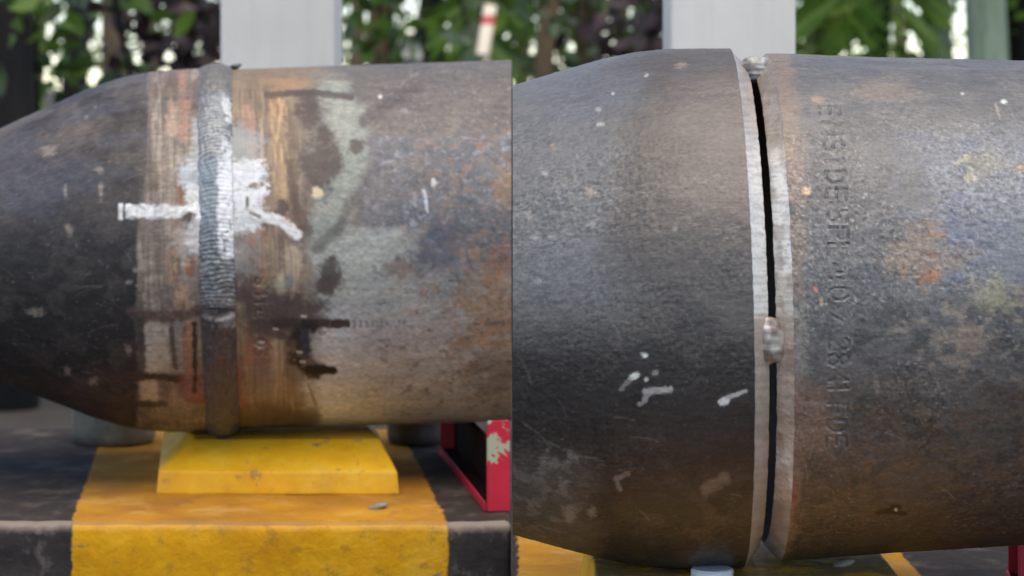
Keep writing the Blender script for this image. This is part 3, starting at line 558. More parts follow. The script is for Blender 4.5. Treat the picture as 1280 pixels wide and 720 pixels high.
# =========================================================== painted concrete plinths
def paint_mat(name, ylo, yhi, slope, yf, zedge):
    m, t, n, b = new_mat(name)
    geo = n.new('ShaderNodeNewGeometry'); sx = n.new('ShaderNodeSeparateXYZ'); t.links.new(geo.outputs['Position'], sx.inputs[0])
    sn = n.new('ShaderNodeSeparateXYZ'); t.links.new(geo.outputs['Normal'], sn.inputs[0])
    v = geo.outputs['Position']
    n1 = noise_col(t, v, 22, 8, .65); n2 = noise_col(t, v, 70, 6, .6); n3 = noise_col(t, v, 9, 5, .6); n4 = noise_col(t, v, 160, 4, .6)
    u = mth(t, 'ADD', sx.outputs[0], mth(t, 'MULTIPLY', mth(t, 'SUBTRACT', sx.outputs[1], yf), slope))
    u = mth(t, 'ADD', u, mth(t, 'MULTIPLY', mth(t, 'SUBTRACT', n2, .5), .010))
    mlo = n.new('ShaderNodeMapRange'); mlo.inputs[1].default_value = ylo - .001; mlo.inputs[2].default_value = ylo + .001; t.links.new(u, mlo.inputs[0])
    mhi = n.new('ShaderNodeMapRange'); mhi.inputs[1].default_value = yhi - .001; mhi.inputs[2].default_value = yhi + .001; mhi.inputs[3].default_value = 1; mhi.inputs[4].default_value = 0; t.links.new(u, mhi.inputs[0])
    isy = mth(t, 'MULTIPLY', mlo.outputs[0], mhi.outputs[0])
    yel = ramp(t, n1, [(.3, L(206, 142, 24)), (.5, L(228, 164, 32)), (.75, L(238, 182, 62))])
    yel = mix(t, ramp(t, n2, [(.60, G(0)), (.70, G(.55))]), yel, L(176, 120, 48))
    yel = mix(t, ramp(t, noise_col(t, v, 38, 8, .72), [(.57, G(0)), (.66, G(.6))]), yel, L(150, 112, 54))
    yel = mix(t, ramp(t, noise_col(t, v, 30, 7, .75, .6), [(.64, G(0)), (.66, G(.9))]), yel, L(132, 118, 98))
    yel = mix(t, ramp(t, n4, [(.68, G(0)), (.76, G(.6))]), yel, L(120, 96, 60))
    blk = ramp(t, n1, [(.3, L(44, 41, 41)), (.5, L(62, 57, 55)), (.75, L(94, 86, 82))])
    blk = mix(t, ramp(t, n2, [(.56, G(0)), (.72, G(.7))]), blk, L(122, 112, 106))
    col = mix(t, isy, blk, yel)
    up = mth(t, 'GREATER_THAN', sn.outputs[2], .8)
    dirt = mth(t, 'MULTIPLY', up, ramp(t, n3, [(.30, G(.25)), (.62, G(.88))]))
    dcol = mix(t, isy, L(54, 45, 40), L(158, 106, 46))
    col = mix(t, dirt, col, dcol)
    dust = mth(t, 'MULTIPLY', up, ramp(t, n1, [(.52, G(0)), (.70, G(.7))]))
    col = mix(t, dust, col, mix(t, isy, L(112, 98, 88), L(206, 158, 92)))
    # worn arris: bare mortar where the paint has rubbed off
    zr = n.new('ShaderNodeMapRange'); zr.inputs[1].default_value = zedge - .008; zr.inputs[2].default_value = zedge - .001; t.links.new(mth(t, 'ADD', sx.outputs[2], mth(t, 'MULTIPLY', mth(t, 'SUBTRACT', n2, .5), .012)), zr.inputs[0])
    fr = mth(t, 'LESS_THAN', sx.outputs[1], yf + .012)
    wear = mth(t, 'MULTIPLY', mth(t, 'MULTIPLY', zr.outputs[0], fr), mix(t, isy, G(.9), G(.25)))
    col = mix(t, wear, col, L(150, 136, 122))
    t.links.new(col, b.inputs['Base Color']); b.inputs['Roughness'].default_value = .9; b.inputs['Specular IOR Level'].default_value = .25
    bump(t, b, mth(t, 'ADD', n2, mth(t, 'MULTIPLY', n4, .5)), .5, .003)
    return m
ZL = H - .349      # ledge height
def block(x0, x1, y0, y1, z0, z1, bev=.006, wob=.0015, seed=0, nx=60, ny=14, nz=14):
    bm = bmesh.new(); bmesh.ops.create_cube(bm, size=1)
    for v in bm.verts: v.co = Vector(((x0 + x1) / 2 + v.co.x * (x1 - x0), (y0 + y1) / 2 + v.co.y * (y1 - y0), (z0 + z1) / 2 + v.co.z * (z1 - z0)))
    def cut(a, lo, hi, n_):
        for k in range(1, n_):
            pos = lo + (hi - lo) * k / n_; c_ = [0, 0, 0]; c_[a] = pos; nn = [0, 0, 0]; nn[a] = 1
            bmesh.ops.bisect_plane(bm, geom=bm.verts[:] + bm.edges[:] + bm.faces[:], plane_co=c_, plane_no=nn)
    es = [e for e in bm.edges if len(e.link_faces) == 2 and abs(e.link_faces[0].normal.dot(e.link_faces[1].normal)) < .1]
    bmesh.ops.bevel(bm, geom=es, offset=bev, segments=3, profile=.5, affect='EDGES')
    cut(0, x0, x1, nx); cut(1, y0, y1, ny); cut(2, z0, z1, nz)
    rr = random.Random(seed)
    from mathutils import noise as mn
    for v in bm.verts:
        q = v.co * 14; dv = Vector((0, mn.noise(q), mn.noise(q + Vector((9, 3, 1))))) * wob + Vector((0, mn.noise(v.co * 70), mn.noise(v.co * 70 + Vector((5, 5, 5))))) * wob * .6
        v.co += dv
    return bm
MA = paint_mat('hazard_paint_a', -.353, -.051, .118, 1.921, ZL)
MB_ = paint_mat('hazard_paint_b', .0045, .292, .0, 1.30, ZL)
m, t, n, b = new_mat('yellow_cap_paint'); v = mapping(t)
n1 = noise_col(t, v, 26, 8, .6); n2 = noise_col(t, v, 80, 6, .62); n3 = noise_col(t, v, 7, 4)
col = ramp(t, n1, [(.3, L(236, 168, 22)), (.55, L(247, 190, 40)), (.8, L(248, 202, 84))]); col = mix(t, ramp(t, n2, [(.62, G(0)), (.72, G(.45))]), col, L(196, 150, 74))
col = mix(t, ramp(t, n3, [(.52, G(0)), (.66, G(.35))]), col, L(200, 150, 60))
g_ = n.new('ShaderNodeNewGeometry'); pz = n.new('ShaderNodeSeparateXYZ'); t.links.new(g_.outputs['Position'], pz.inputs[0])
zr = n.new('ShaderNodeMapRange'); zr.inputs[1].default_value = H - .311; zr.inputs[2].default_value = H - .301; t.links.new(pz.outputs[2], zr.inputs[0])
n5 = noise_col(t, v, 48, 6, .7); wr = ramp(t, mth(t, 'ADD', n5, mth(t, 'MULTIPLY', zr.outputs[0], .22)), [(.60, G(0)), (.68, G(.85))])
col = mix(t, wr, col, L(146, 118, 84)); col = mix(t, ramp(t, noise_col(t, v, 34, 7, .75, .6), [(.64, G(0)), (.66, G(.85))]), col, L(150, 128, 96)); col = mix(t, ramp(t, noise_col(t, v, 15, 6, .7), [(.5, G(0)), (.68, G(.5))]), col, L(206, 148, 40)); n6 = noise_col(t, v, 130, 3, .6); col = mix(t, ramp(t, n6, [(.70, G(0)), (.74, G(.7))]), col, L(120, 92, 52))
t.links.new(col, b.inputs['Base Color']); b.inputs['Roughness'].default_value = .55; bump(t, b, n2, .35, .002); M_cap = m
def frustum(x0, x1, y0, y1, z0, zb, zt, ix0, ix1, iy0, iy1, shear=0.0):
    bm = bmesh.new()
    def ring(a, b_, c_, d_, z, sh=0): return [bm.verts.new(q) for q in ((a, c_, z), (b_, c_, z), (b_ - sh, d_, z), (a - sh, d_, z))]
    r0 = ring(x0, x1, y0, y1, z0, shear); r1 = ring(x0 + .002, x1 - .002, y0 + .001, y1, zb, shear); r2 = ring(x0 + ix0, x1 - ix1, y0 + iy0, y1 - iy1, zt, shear)
    for a, b_ in ((r0, r1), (r1, r2)):
        for k in range(4): bm.faces.new((a[k], a[(k + 1) % 4], b_[(k + 1) % 4], b_[k]))
    bm.faces.new(r2); bm.faces.new(r0[::-1])
    bmesh.ops.recalc_face_normals(bm, faces=bm.faces)
    bmesh.ops.bevel(bm, geom=bm.edges[:], offset=.0014, segments=2, profile=.5, affect='EDGES')
    bmesh.ops.subdivide_edges(bm, edges=[e for e in bm.edges if e.calc_length() > .03], cuts=6, use_grid_fill=True)
    from mathutils import noise as mn
    for v in bm.verts: v.co.z += mn.noise(v.co * 60) * .0007
    return bm
pl_a = empty('concrete_plinth', (-.2, 2.18, 0), 'yellow and black painted concrete plinth under the welded pipe joint', 'plinth', 'painted concrete plinths')
from_bm('block', block(-1.3, -.0006, 1.921, 2.46, 0, ZL, seed=2, nx=130, ny=30, nz=20), MA, pl_a, True)
ZT_A = AX_A.p0[2] - .1625
from_bm('saddle_cap', frustum(-.3055, -.0965, 2.060, 2.30, ZL, ZL + .0195, ZT_A - .001, .026, .020, .052, .03, .030), M_cap, pl_a)['label'] = 'bright yellow sloping saddle cap'
pl_b = empty('concrete_plinth', (.2, 1.6, 0), 'yellow and black painted concrete plinth under the tacked pipe joint', 'plinth', 'painted concrete plinths')
from_bm('block', block(.0006, 1.1, 1.30, 2.06, 0, ZL, seed=5, nx=110, ny=40, nz=20), MB_, pl_b, True)
ZT_B = AX_B.p0[2] - .1625
from_bm('saddle_cap', frustum(.046, .252, 1.425, 1.66, ZL, ZL + .02, ZT_B - .001, .006, .012, .018, .02), M_cap, pl_b)['label'] = 'bright yellow sloping saddle cap'

# =========================================================== small things on the plinths
m, t, n, b = new_mat('chipped_red_paint'); v = mapping(t); n1 = noise_col(t, v, 42, 6, .65, .4); n2 = noise_col(t, v, 18, 4)
sx = n.new('ShaderNodeSeparateXYZ'); tc = n.new('ShaderNodeTexCoord'); t.links.new(tc.outputs['Object'], sx.inputs[0])
mr = n.new('ShaderNodeMapRange'); mr.inputs[1].default_value = .025; mr.inputs[2].default_value = .05; mr.inputs[3].default_value = -.20; mr.inputs[4].default_value = .02; t.links.new(sx.outputs[2], mr.inputs[0])
fac = ramp(t, mth(t, 'ADD', n1, mr.outputs[0]), [(.52, G(0)), (.55, G(1))])
col = mix(t, n2, L(196, 34, 62), L(214, 48, 76)); col = mix(t, fac, col, L(176, 186, 164))
t.links.new(col, b.inputs['Base Color']); b.inputs['Roughness'].default_value = .45; bump(t, b, n1, .3, .001); M_red = m
def box_bm(bm, p0, p1, thick, z0, z1):
    """upright plate from p0 to p1 (x, y), given thickness"""
    a = Vector((p0[0], p0[1], 0)); c = Vector((p1[0], p1[1], 0)); d_ = (c - a).normalized(); nn = Vector((-d_.y, d_.x, 0)) * thick / 2
    vs_ = [bm.verts.new((q.x, q.y, z)) for z in (z0, z1) for q in (a - nn, c - nn, c + nn, a + nn)]
    for f_ in ((3, 2, 1, 0), (4, 5, 6, 7), (0, 1, 5, 4), (1, 2, 6, 5), (2, 3, 7, 6), (3, 0, 4, 7)): bm.faces.new([vs_[k] for k in f_])
m, t, n, b = new_mat('shade_dark_red_steel'); v = mapping(t); n1 = noise_col(t, v, 30, 6); t.links.new(ramp(t, n1, [(.3, L(20, 8, 8)), (.7, L(38, 13, 13))]), b.inputs['Base Color']); b.inputs['Roughness'].default_value = .9; b.inputs['Specular IOR Level'].default_value = .1; M_shade_red = m  # shade inside the channel, under the pipe, painted in as near-black red
def channel(loc, rz, L_, wd, hf, hw, label):
    e = empty('support_bracket', loc, label, 'bracket', 'red steel support brackets')
    e.rotation_euler = (0, 0, rz)
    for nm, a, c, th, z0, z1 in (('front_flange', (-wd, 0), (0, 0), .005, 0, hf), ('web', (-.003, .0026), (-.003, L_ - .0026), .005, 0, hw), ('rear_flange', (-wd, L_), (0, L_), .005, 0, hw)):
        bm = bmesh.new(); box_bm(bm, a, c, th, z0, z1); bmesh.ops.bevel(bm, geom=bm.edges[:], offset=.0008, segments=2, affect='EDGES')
        o = from_bm(nm, bm, M_shade_red if nm == 'web' else M_red); o.parent = e
    bm = bmesh.new(); q = [(-wd, .003), (-.0056, .003), (-.0056, L_ - .003), (-wd, L_ - .003)]
    lo = [bm.verts.new((x, y, .0)) for x, y in q]; hi = [bm.verts.new((x, y, .004)) for x, y in q]
    bm.faces.new(hi); bm.faces.new(lo[::-1])
    for k in range(4): bm.faces.new((lo[k], lo[(k + 1) % 4], hi[(k + 1) % 4], hi[k]))
    o = from_bm('base_plate', bm, M_shade_red); o.parent = e
    bm = bmesh.new(); box_bm(bm, (-wd - .001, .003), (-wd - .001, L_ - .003), .0018, 0, .0065); o = from_bm('edge_strip', bm, M_red); o.parent = e
    return e
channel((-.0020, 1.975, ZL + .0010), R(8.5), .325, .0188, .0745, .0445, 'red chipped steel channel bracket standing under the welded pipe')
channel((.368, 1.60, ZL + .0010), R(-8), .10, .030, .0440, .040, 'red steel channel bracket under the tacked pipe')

m, t, n, b = new_mat('dull_tin'); v = mapping(t); n1 = noise_col(t, v, 40, 6); col = ramp(t, n1, [(.3, L(104, 102, 96)), (.7, L(146, 143, 136))]); t.links.new(col, b.inputs['Base Color']); b.inputs['Metallic'].default_value = .4; b.inputs['Roughness'].default_value = .45; M_tin = m
m, t, n, b = new_mat('dark_tin'); v = mapping(t); n1 = noise_col(t, v, 40, 6); col = ramp(t, n1, [(.3, L(58, 54, 52)), (.7, L(96, 92, 88))]); t.links.new(col, b.inputs['Base Color']); b.inputs['Metallic'].default_value = .3; b.inputs['Roughness'].default_value = .5; M_tin2 = m
def lathe(name, prof, loc, mat, label, cat, segs=48, group=None):
    bm = bmesh.new(); rows = []
    for r_, z in prof: rows.append([bm.verts.new((r_ * math.cos(k * 2 * math.pi / segs), r_ * math.sin(k * 2 * math.pi / segs), z)) for k in range(segs)])
    for a, c in zip(rows[:-1], rows[1:]):
        for k in range(segs): bm.faces.new((a[k], a[(k + 1) % segs], c[(k + 1) % segs], c[k]))
    bm.faces.new(rows[0][::-1]); bm.faces.new(rows[-1])
    o = from_bm(name, bm, mat, None, True); o.location = loc; o.data.set_sharp_from_angle(angle=R(40)); return tag(o, label, cat, group)
def can_prof(r_, h): return [(r_ * .90, 0), (r_ * .97, .003), (r_, .009), (r_, h - .004), (r_ * 1.03, h - .003), (r_ * 1.03, h), (r_ * .95, h), (r_ * .94, h - .006)]
q = at(143, 552, .349 * F / 442); lathe('tin', can_prof(.041, .060), (q.x, q.y, ZL + .0008), M_tin, 'dull grey round tin on the ledge under the tapered end of the welded pipe', 'tin')
q = at(518, 560, .349 * F / 443); lathe('tin', can_prof(.027, .040), (q.x, q.y, ZL + .0008), M_tin2, 'dark round tin on the ledge between the yellow cap and red bracket', 'tin')
m, t, n, b = new_mat('white_plastic'); v = mapping(t); n1 = noise_col(t, v, 120, 4); col = ramp(t, n1, [(.3, L(222, 228, 236)), (.7, L(238, 242, 246))]); t.links.new(col, b.inputs['Base Color']); b.inputs['Roughness'].default_value = .3; M_wht = m
lathe('bottle_cap', [(.0125, 0), (.0132, .0012), (.0132, .0050), (.0120, .0062), (.006, .0064)], (.1235, 1.4815, ZT_B - .0008), M_wht, 'small white plastic bottle cap lying under the tacked pipe', 'bottle cap')
m, t, n, b = new_mat('grey_mortar'); v = mapping(t); n1 = noise_col(t, v, 150, 6); col = ramp(t, n1, [(.3, L(112, 108, 100)), (.7, L(160, 156, 146))]); t.links.new(col, b.inputs['Base Color']); b.inputs['Roughness'].default_value = .9; M_mor = m
def chip(px_, py_, z, rad, label, seed):
    q = at(px_, py_, (H - z) * F / (py_ - HOR)); o = lump('mortar_chip', (0, 0, 0), rad, M_mor, None, seed, .3, 2, None, R(-12)); o.location = (q.x, q.y, z + rad[2] * .6); o.rotation_euler = (0, 0, R(25)); return tag(o, label, 'stone chip')
chip(473, 635, ZL, (.0085, .005, .0028), 'grey mortar chip lying on the ledge in front of the yellow cap', 3)
chip(1056, 706, ZT_B, (.0062, .004, .0024), 'grey mortar chip on the yellow cap under the tacked pipe', 5)

# =========================================================== posts, ground
m, t, n, b = new_mat('pale_render'); v = mapping(t); n1 = noise_col(t, v, 9, 7); n2 = noise_col(t, v, 180, 3); col = ramp(t, n1, [(.3, L(218, 213, 204)), (.7, L(232, 228, 221))]); t.links.new(col, b.inputs['Base Color']); col = mix(t, ramp(t, noise_col(t, mapping(t, (9, 9, .8)), 4, 6, .65), [(.45, G(0)), (.80, G(.22))]), col, L(176, 168, 156)); t.links.new(col, b.inputs['Base Color']); b.inputs['Roughness'].default_value = .85; bump(t, b, n2, .2, .001); M_post = m
def post(x0, x1, Y, label):
    xa = (x0 - 640) / F * Y; xb = (x1 - 640) / F * Y; e = empty('concrete_post', ((xa + xb) / 2, Y + (xb - xa) / 2, 0), label, 'post', 'pale concrete posts')
    bm = block(xa, xb, Y, Y + (xb - xa), 0, 1.9, bev=.004, wob=.0006, nx=6, ny=6, nz=40); from_bm('shaft', bm, M_post, e, True)
    bm = block(xa - .012, xb + .012, Y - .012, Y + (xb - xa) + .012, 1.902, 1.935, bev=.006, wob=.0004, nx=4, ny=4, nz=2); from_bm('cap_stone', bm, M_post, e, True)
post(275, 418, 2.62, 'pale rendered concrete post behind the welded pipe joint'); post(838, 995, 2.28, 'pale rendered concrete post behind the tacked pipe joint')
m, t, n, b = new_mat('earth'); v = mapping(t); n1 = noise_col(t, v, 1.5, 8, .65); n2 = noise_col(t, v, 14, 8, .7); col = ramp(t, n1, [(.3, L(46, 40, 35)), (.55, L(68, 60, 52)), (.75, L(56, 62, 48))]); col = mix(t, ramp(t, n2, [(.5, G(0)), (.7, G(.6))]), col, L(86, 76, 66)); t.links.new(col, b.inputs['Base Color']); b.inputs['Roughness'].default_value = .95; bump(t, b, n2, .6, .03); M_gr = m
bm = bmesh.new(); g_ = 60
vv = [[bm.verts.new((math.copysign(abs(i / g_ * 2 - 1) ** 3, i - g_ / 2) * 1500, math.copysign(abs(j / g_ * 2 - 1) ** 3, j - g_ / 2) * 1500, 0)) for j in range(g_ + 1)] for i in range(g_ + 1)]
for i in range(g_):
    for j in range(g_): bm.faces.new((vv[i][j], vv[i + 1][j], vv[i + 1][j + 1], vv[i][j + 1]))
tag(from_bm('ground', bm, M_gr), kind='structure')

# =========================================================== trees
def leaf_mat(name, c0, c1, c2, trans):
    m, t, n, b = new_mat(name); at_ = n.new('ShaderNodeAttribute'); at_.attribute_name = 'tone'
    col = ramp(t, at_.outputs['Fac'], [(0, c0), (.5, c1), (1, c2)])
    t.links.new(col, b.inputs['Base Color']); b.inputs['Roughness'].default_value = .45
    tr = n.new('ShaderNodeBsdfTranslucent'); t.links.new(col, tr.inputs[0]); mx = n.new('ShaderNodeMixShader'); mx.inputs[0].default_value = trans
    t.links.new(b.outputs[0], mx.inputs[1]); t.links.new(tr.outputs[0], mx.inputs[2]); t.links.new(mx.outputs[0], n['Material Output'].inputs[0]); return m
LM = {'dark': leaf_mat('leaf_dark', L(36, 56, 26), L(62, 90, 38), L(124, 160, 58), .35), 'green': leaf_mat('leaf_green', L(54, 90, 36), L(98, 142, 54), L(152, 184, 76), .45),
      'purple': leaf_mat('leaf_purple', L(34, 24, 26), L(58, 42, 44), L(92, 68, 68), .25), 'palm': leaf_mat('leaf_palm', L(70, 104, 40), L(106, 144, 54), L(146, 176, 80), .4), 'blue': leaf_mat('leaf_blue', L(46, 72, 50), L(74, 100, 72), L(116, 138, 100), .3)}
def bark(name, c0, c1):
    m, t, n, b = new_mat(name); v = mapping(t, (6, 6, 1.2)); n1 = noise_col(t, v, 7, 7, .65); t.links.new(ramp(t, n1, [(.3, c0), (.7, c1)]), b.inputs['Base Color']); b.inputs['Roughness'].default_value = .9; bump(t, b, n1, .7, .02); return m
BK = {'dark': bark('bark_dark', L(24, 21, 20), L(44, 39, 37)), 'brown': bark('bark_brown', L(96, 78, 58), L(146, 124, 96)), 'pale': bark('bark_pale', L(128, 144, 116), L(176, 190, 162))}
def tubepath(bm, pts, rs, seg=9):
    rows = []
    for i, (q, r_) in enumerate(zip(pts, rs)):
        d_ = (pts[min(i + 1, len(pts) - 1)] - pts[max(i - 1, 0)]).normalized(); a = d_.orthogonal().normalized(); c = d_.cross(a)
        rows.append([bm.verts.new(q + (a * math.cos(k * 2 * math.pi / seg) + c * math.sin(k * 2 * math.pi / seg)) * r_) for k in range(seg)])
    for a, c in zip(rows[:-1], rows[1:]):
        best = min(range(seg), key=lambda s_: (a[0].co - c[s_].co).length)
        for k in range(seg): bm.faces.new((a[k], a[(k + 1) % seg], c[(k + 1 + best) % seg], c[(k + best) % seg]))
    bm.faces.new(rows[0][::-1]); bm.faces.new(rows[-1])
def leaves_mesh(name, cen, dirs, ln, wd, tone, rng):
    """curved pointed leaves: 6 vertices, 4 triangles each"""
    n_ = len(cen); dirs = dirs / np.linalg.norm(dirs, axis=1, keepdims=True); rv = rng.normal(size=(n_, 3)); sd = np.cross(dirs, rv); sd /= np.linalg.norm(sd, axis=1, keepdims=True); up = np.cross(sd, dirs)
    l_ = ln[:, None]; w_ = wd[:, None]
    V = np.stack([cen, cen + dirs * l_ * .4 + sd * w_ * .5 + up * l_ * .06, cen + dirs * l_ * .4 - sd * w_ * .5 + up * l_ * .06, cen + dirs * l_ * .78 + sd * w_ * .32, cen + dirs * l_ * .78 - sd * w_ * .32, cen + dirs * l_ - up * l_ * .12], 1)
    base = np.arange(n_)[:, None] * 6; tri = np.stack([base + np.array(k)[None] for k in ((0, 1, 2), (1, 3, 2), (2, 3, 4), (4, 3, 5))], 1).reshape(-1, 3)
    me = bpy.data.meshes.new(name); me.vertices.add(n_ * 6); me.vertices.foreach_set('co', V.reshape(-1).astype(np.float32)); k = len(tri)
    me.loops.add(k * 3); me.polygons.add(k); me.loops.foreach_set('vertex_index', tri.reshape(-1).astype(np.int32)); me.polygons.foreach_set('loop_start', np.arange(0, k * 3, 3, dtype=np.int32)); me.polygons.foreach_set('loop_total', np.full(k, 3, dtype=np.int32)); me.update(calc_edges=True)
    a = me.attributes.new('tone', 'FLOAT', 'POINT'); a.data.foreach_set('value', np.repeat(tone, 6).astype(np.float32)); return me
def tree(name, px_, Y, lean, trunk_r, trunk_h, cz, rad, nleaf, leaf, lm, bk, label, seed, clump=.105, group='trees beyond the posts', limbs=7, wfac=.5):
    rng = np.random.RandomState(seed); rd = random.Random(seed); x = (px_ - 640) / F * Y
    e = empty(name, (x, Y, 0), label, 'tree' if 'tree' in name else 'shrub', group)
    bm = bmesh.new(); pts = [Vector((x + lean * (k - H * 7 / max(trunk_h, .8)) / 7 + rd.uniform(-.02, .02) * (k > 0), Y + rd.uniform(-.02, .02), trunk_h * k / 7)) for k in range(8)]
    pts[0].z = -.02; tubepath(bm, pts, [trunk_r * (1.25 - .55 * k / 7) for k in range(8)], 12); from_bm('trunk', bm, BK[bk], e, True)
    cl = []
    lb = bmesh.new()
    for k in range(limbs):
        a = pts[rd.randint(3, 7)]; th = rd.uniform(0, 6.28); q = Vector((x + math.cos(th) * rad[0] * rd.uniform(.5, .95), Y + math.sin(th) * rad[1] * rd.uniform(.5, .95), cz + rd.uniform(-.7, .8) * rad[2]))
        mid = (a + q) / 2 + Vector((0, 0, .1)); tubepath(lb, [a, mid, q], [trunk_r * .42, trunk_r * .28, trunk_r * .1], 6)
        cl += [mid.lerp(q, s_) for s_ in (.3, .6, 1)]
    from_bm('limbs', lb, BK[bk], e, True)
    nc = max(24, int(nleaf / 26)); dv = rng.normal(size=(nc, 3)); dv /= np.linalg.norm(dv, axis=1, keepdims=True); dv *= (rng.rand(nc, 1) ** .45)
    cc = np.array((x, Y, cz)) + dv * np.array(rad); cc = np.concatenate([cc, np.array([tuple(q) for q in cl])])
    idx = rng.randint(0, len(cc), nleaf); cen = cc[idx] + rng.normal(size=(nleaf, 3)) * clump
    cen[:, 2] = np.maximum(cen[:, 2], .05)
    dirs = rng.normal(size=(nleaf, 3)) + np.array((0, 0, -.35)); ctone = rng.rand(len(cc)); tone = np.clip(ctone[idx] * .6 + rng.rand(nleaf) * .4, 0, 1)
    ln = leaf * (.7 + .6 * rng.rand(nleaf)); o = link('crown', leaves_mesh('crown', cen, dirs, ln, ln * wfac, tone, rng), LM[lm], e); return e
def palm(px_, Y, h, nfr, flen, label, seed, name='palm_tree'):
    rng = np.random.RandomState(seed); rd = random.Random(seed); x = (px_ - 640) / F * Y; e = empty(name, (x, Y, 0), label, 'palm', 'palms beyond the posts')
    bm = bmesh.new(); tubepath(bm, [Vector((x + .02 * math.sin(k), Y, h * k / 6 - (.02 if k == 0 else 0))) for k in range(7)], [.075 - .004 * k for k in range(7)], 12); from_bm('trunk', bm, BK['pale'], e, True)
    cen, dirs, ln, tone = [], [], [], []
    for k in range(nfr):
        th = rd.uniform(0, 6.28); el = rd.uniform(.1, 1.2); tn = rd.random()
        for s_ in np.linspace(.12, 1, 34):
            dist = flen * s_ * math.cos(el * (1 - .35 * s_)); z = h + flen * s_ * math.sin(el) - flen * s_ * s_ * (.75 + .35 * math.sin(el)) ; q = np.array((x + math.cos(th) * dist, Y + math.sin(th) * dist, z))
            for sd in (-1, 1):
                cen.append(q); dirs.append((math.cos(th) * .6 - math.sin(th) * sd * .8, math.sin(th) * .6 + math.cos(th) * sd * .8, -.75 * s_ - .1)); ln.append(flen * .34 * (1.1 - .5 * abs(s_ - .4))); tone.append(tn * .7 + rd.random() * .3)
    cen = np.array(cen); k_ = cen[:, 2] > .1; ln = np.array(ln)[k_]
    link('fronds', leaves_mesh('fronds', cen[k_], np.array(dirs)[k_], ln, ln * .11, np.array(tone)[k_], rng), LM['palm'], e); return e
# behind the welded joint
tree('broadleaf_tree', 10, 6.0, .0, .062, 2.6, 1.15, (.42, .5, .75), 650, .075, 'dark', 'dark', 'dark trunked leafy tree past the tapered end of the welded pipe', 11)
tree('broadleaf_tree', 150, 9.0, -.10, .045, 3.0, 1.35, (.55, .7, .9), 650, .085, 'blue', 'brown', 'slim brown trunked tree behind the welded pipe taper', 12)
tree('purple_shrub', 236, 7.2, .0, .03, 1.1, .85, (.17, .4, .55), 550, .075, 'purple', 'dark', 'purple leaved shrub beside the post behind the welded pipe', 13, group='purple shrubs beside the posts')
tree('broadleaf_tree', 95, 11.5, .1, .06, 3.2, 1.2, (.9, .8, .8), 425, .10, 'green', 'dark', 'light green tree far behind the purple shrub near the dark trunk', 14)
tree('broadleaf_tree', 470, 10.0, .1, .05, 3.2, 1.35, (.55, .7, .85), 475, .10, 'green', 'brown', 'bright green leafy tree seen just past the post of the welded pipe', 15)
tree('broadleaf_tree', 545, 8.4, -.05, .04, 3.0, 1.25, (.28, .5, .7), 225, .08, 'dark', 'dark', 'dark green slender tree between the bright tree and the drooping palm', 16)
palm(598, 9.0, 1.45, 11, 1.0, 'drooping green palm beside the striped pole', 17)
# behind the tacked joint
tree('broadleaf_tree', 676, 8.0, .35, .032, 3.0, 1.35, (.35, .6, .8), 275, .085, 'blue', 'brown', 'leaning brown trunked tree behind the taper of the tacked pipe', 18)
tree('broadleaf_tree', 735, 9.5, .05, .05, 3.0, 1.25, (.60, .7, .8), 575, .085, 'blue', 'brown', 'upright greyish leaved tree behind the taper of the tacked pipe', 19)
tree('purple_shrub', 822, 7.2, .0, .03, 1.1, .85, (.09, .4, .55), 375, .075, 'purple', 'dark', 'purple leaved shrub beside the post behind the tacked pipe', 20, group='purple shrubs beside the posts')
tree('broadleaf_tree', 1035, 10.0, .0, .05, 3.2, 1.35, (.55, .7, .85), 375, .10, 'green', 'brown', 'bright green leafy tree seen just past the post of the tacked pipe', 21)
tree('broadleaf_tree', 1100, 8.6, .0, .04, 3.0, 1.25, (.25, .5, .7), 225, .08, 'green', 'dark', 'dark stemmed green tree between the bright tree and the large palm', 22)
palm(1175, 9.0, 1.5, 14, 1.15, 'large arching green palm behind the tacked pipe', 23)
palm(1229, 7.5, 2.3, 11, 1.1, 'tall palm with a smooth pale green trunk', 24)
tree('broadleaf_tree', 1275, 9.0, .0, .05, 3.0, 1.35, (.40, .7, .85), 325, .09, 'green', 'dark', 'green leafy tree beyond the pale palm trunk', 25)

for i_, (px_, n_, lm_, what) in enumerate([(45, 420, 'green', 'behind the dark trunk'), (190, 380, 'blue', 'behind the purple shrub of the welded pipe'), (445, 330, 'blue', 'behind the bright tree near the welded pipe post'), (575, 380, 'green', 'behind the striped pole'),
        (655, 330, 'blue', 'behind the leaning trunk'), (780, 380, 'blue', 'behind the purple shrub of the tacked pipe'), (1012, 300, 'green', 'right behind the tacked pipe post'), (1125, 330, 'green', 'behind the large arching palm'), (1262, 330, 'blue', 'behind the pale palm trunk')]):
    tree('broadleaf_tree', px_, 15.0 + i_ * .4, .1 * (-1) ** i_, .05, 3.4, 1.30, (.62, .9, .9), n_, .085, lm_, 'brown', 'far hazy leafy tree ' + what, 60 + i_, clump=.16, group='farther trees')
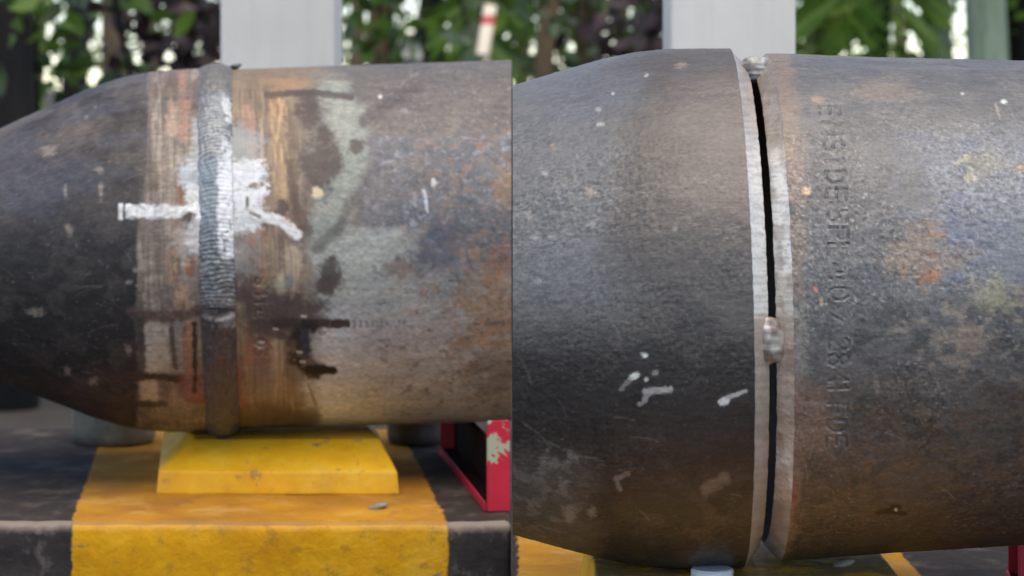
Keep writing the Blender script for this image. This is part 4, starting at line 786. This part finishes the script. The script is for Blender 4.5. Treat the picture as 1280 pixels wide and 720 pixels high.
# striped pole and a far pale building
m, t, n, b = new_mat('striped_pole'); tc = n.new('ShaderNodeTexCoord'); sx = n.new('ShaderNodeSeparateXYZ'); t.links.new(tc.outputs['Object'], sx.inputs[0])
k = mth(t, 'LESS_THAN', mth(t, 'ABSOLUTE', mth(t, 'SUBTRACT', mth(t, 'FRACT', mth(t, 'MULTIPLY', sx.outputs[2], 5.0)), .02)), .13); t.links.new(mix(t, k, L(236, 226, 206), L(198, 80, 84)), b.inputs['Base Color']); M_pole = m
Yp = 7.6; q = at(606, 40, Yp); bm = bmesh.new(); top = at(613.5, 6, Yp); bot = Vector((q.x - (top.x - q.x) * 8.2, Yp, 0)); tubepath(bm, [Vector((0, 0, 0)), (top - bot) * .5, top - bot], [.021, .021, .021], 16)
o = from_bm('striped_pole', bm, M_pole, None, True); o.location = bot; tag(o, 'leaning red and white striped pole beside the drooping palm', 'pole')
m, t, n, b = new_mat('cream_wall'); v = mapping(t); n1 = noise_col(t, v, .6, 6); t.links.new(ramp(t, n1, [(.3, L(214, 204, 184)), (.7, L(232, 224, 208))]), b.inputs['Base Color']); M_cream = m
m, t, n, b = new_mat('far_window'); b.inputs['Base Color'].default_value = L(60, 72, 80); b.inputs['Roughness'].default_value = .15; M_win = m
m, t, n, b = new_mat('tile_roof'); v = mapping(t); n1 = noise_col(t, v, 2, 4); t.links.new(ramp(t, n1, [(.3, L(120, 76, 62)), (.7, L(150, 96, 78))]), b.inputs['Base Color']); M_roof = m
def house(cx, Y, wd, hgt, dep, label):
    x = (cx - 640) / F * Y; e = empty('kiosk', (x, Y, 0), label, 'kiosk', 'pale kiosks far beyond the trees')
    from_bm('wall', block(x - wd / 2, x + wd / 2, Y, Y + dep, 0, hgt, bev=.02, wob=0, nx=2, ny=2, nz=2), M_cream, e)
    from_bm('roof', block(x - wd / 2 - .1, x + wd / 2 + .1, Y - .15, Y + dep + .1, hgt + .003, hgt + .09, bev=.015, wob=0, nx=2, ny=2, nz=1), M_roof, e)
    bm = bmesh.new(); bmesh.ops.create_cube(bm, size=1); me = None
    for v_ in bm.verts: v_.co = Vector((x + v_.co.x * wd * .34, Y - .012 + v_.co.y * .02, 1.12 + v_.co.z * .36))
    wn = from_bm('window', bm, M_win, e)
house(520, 42, 1.0, 1.68, 2, 'small cream kiosk far behind the bright green tree'); house(1115, 40, .9, 1.25, 2, 'small cream kiosk far behind the trees past the tacked pipe')
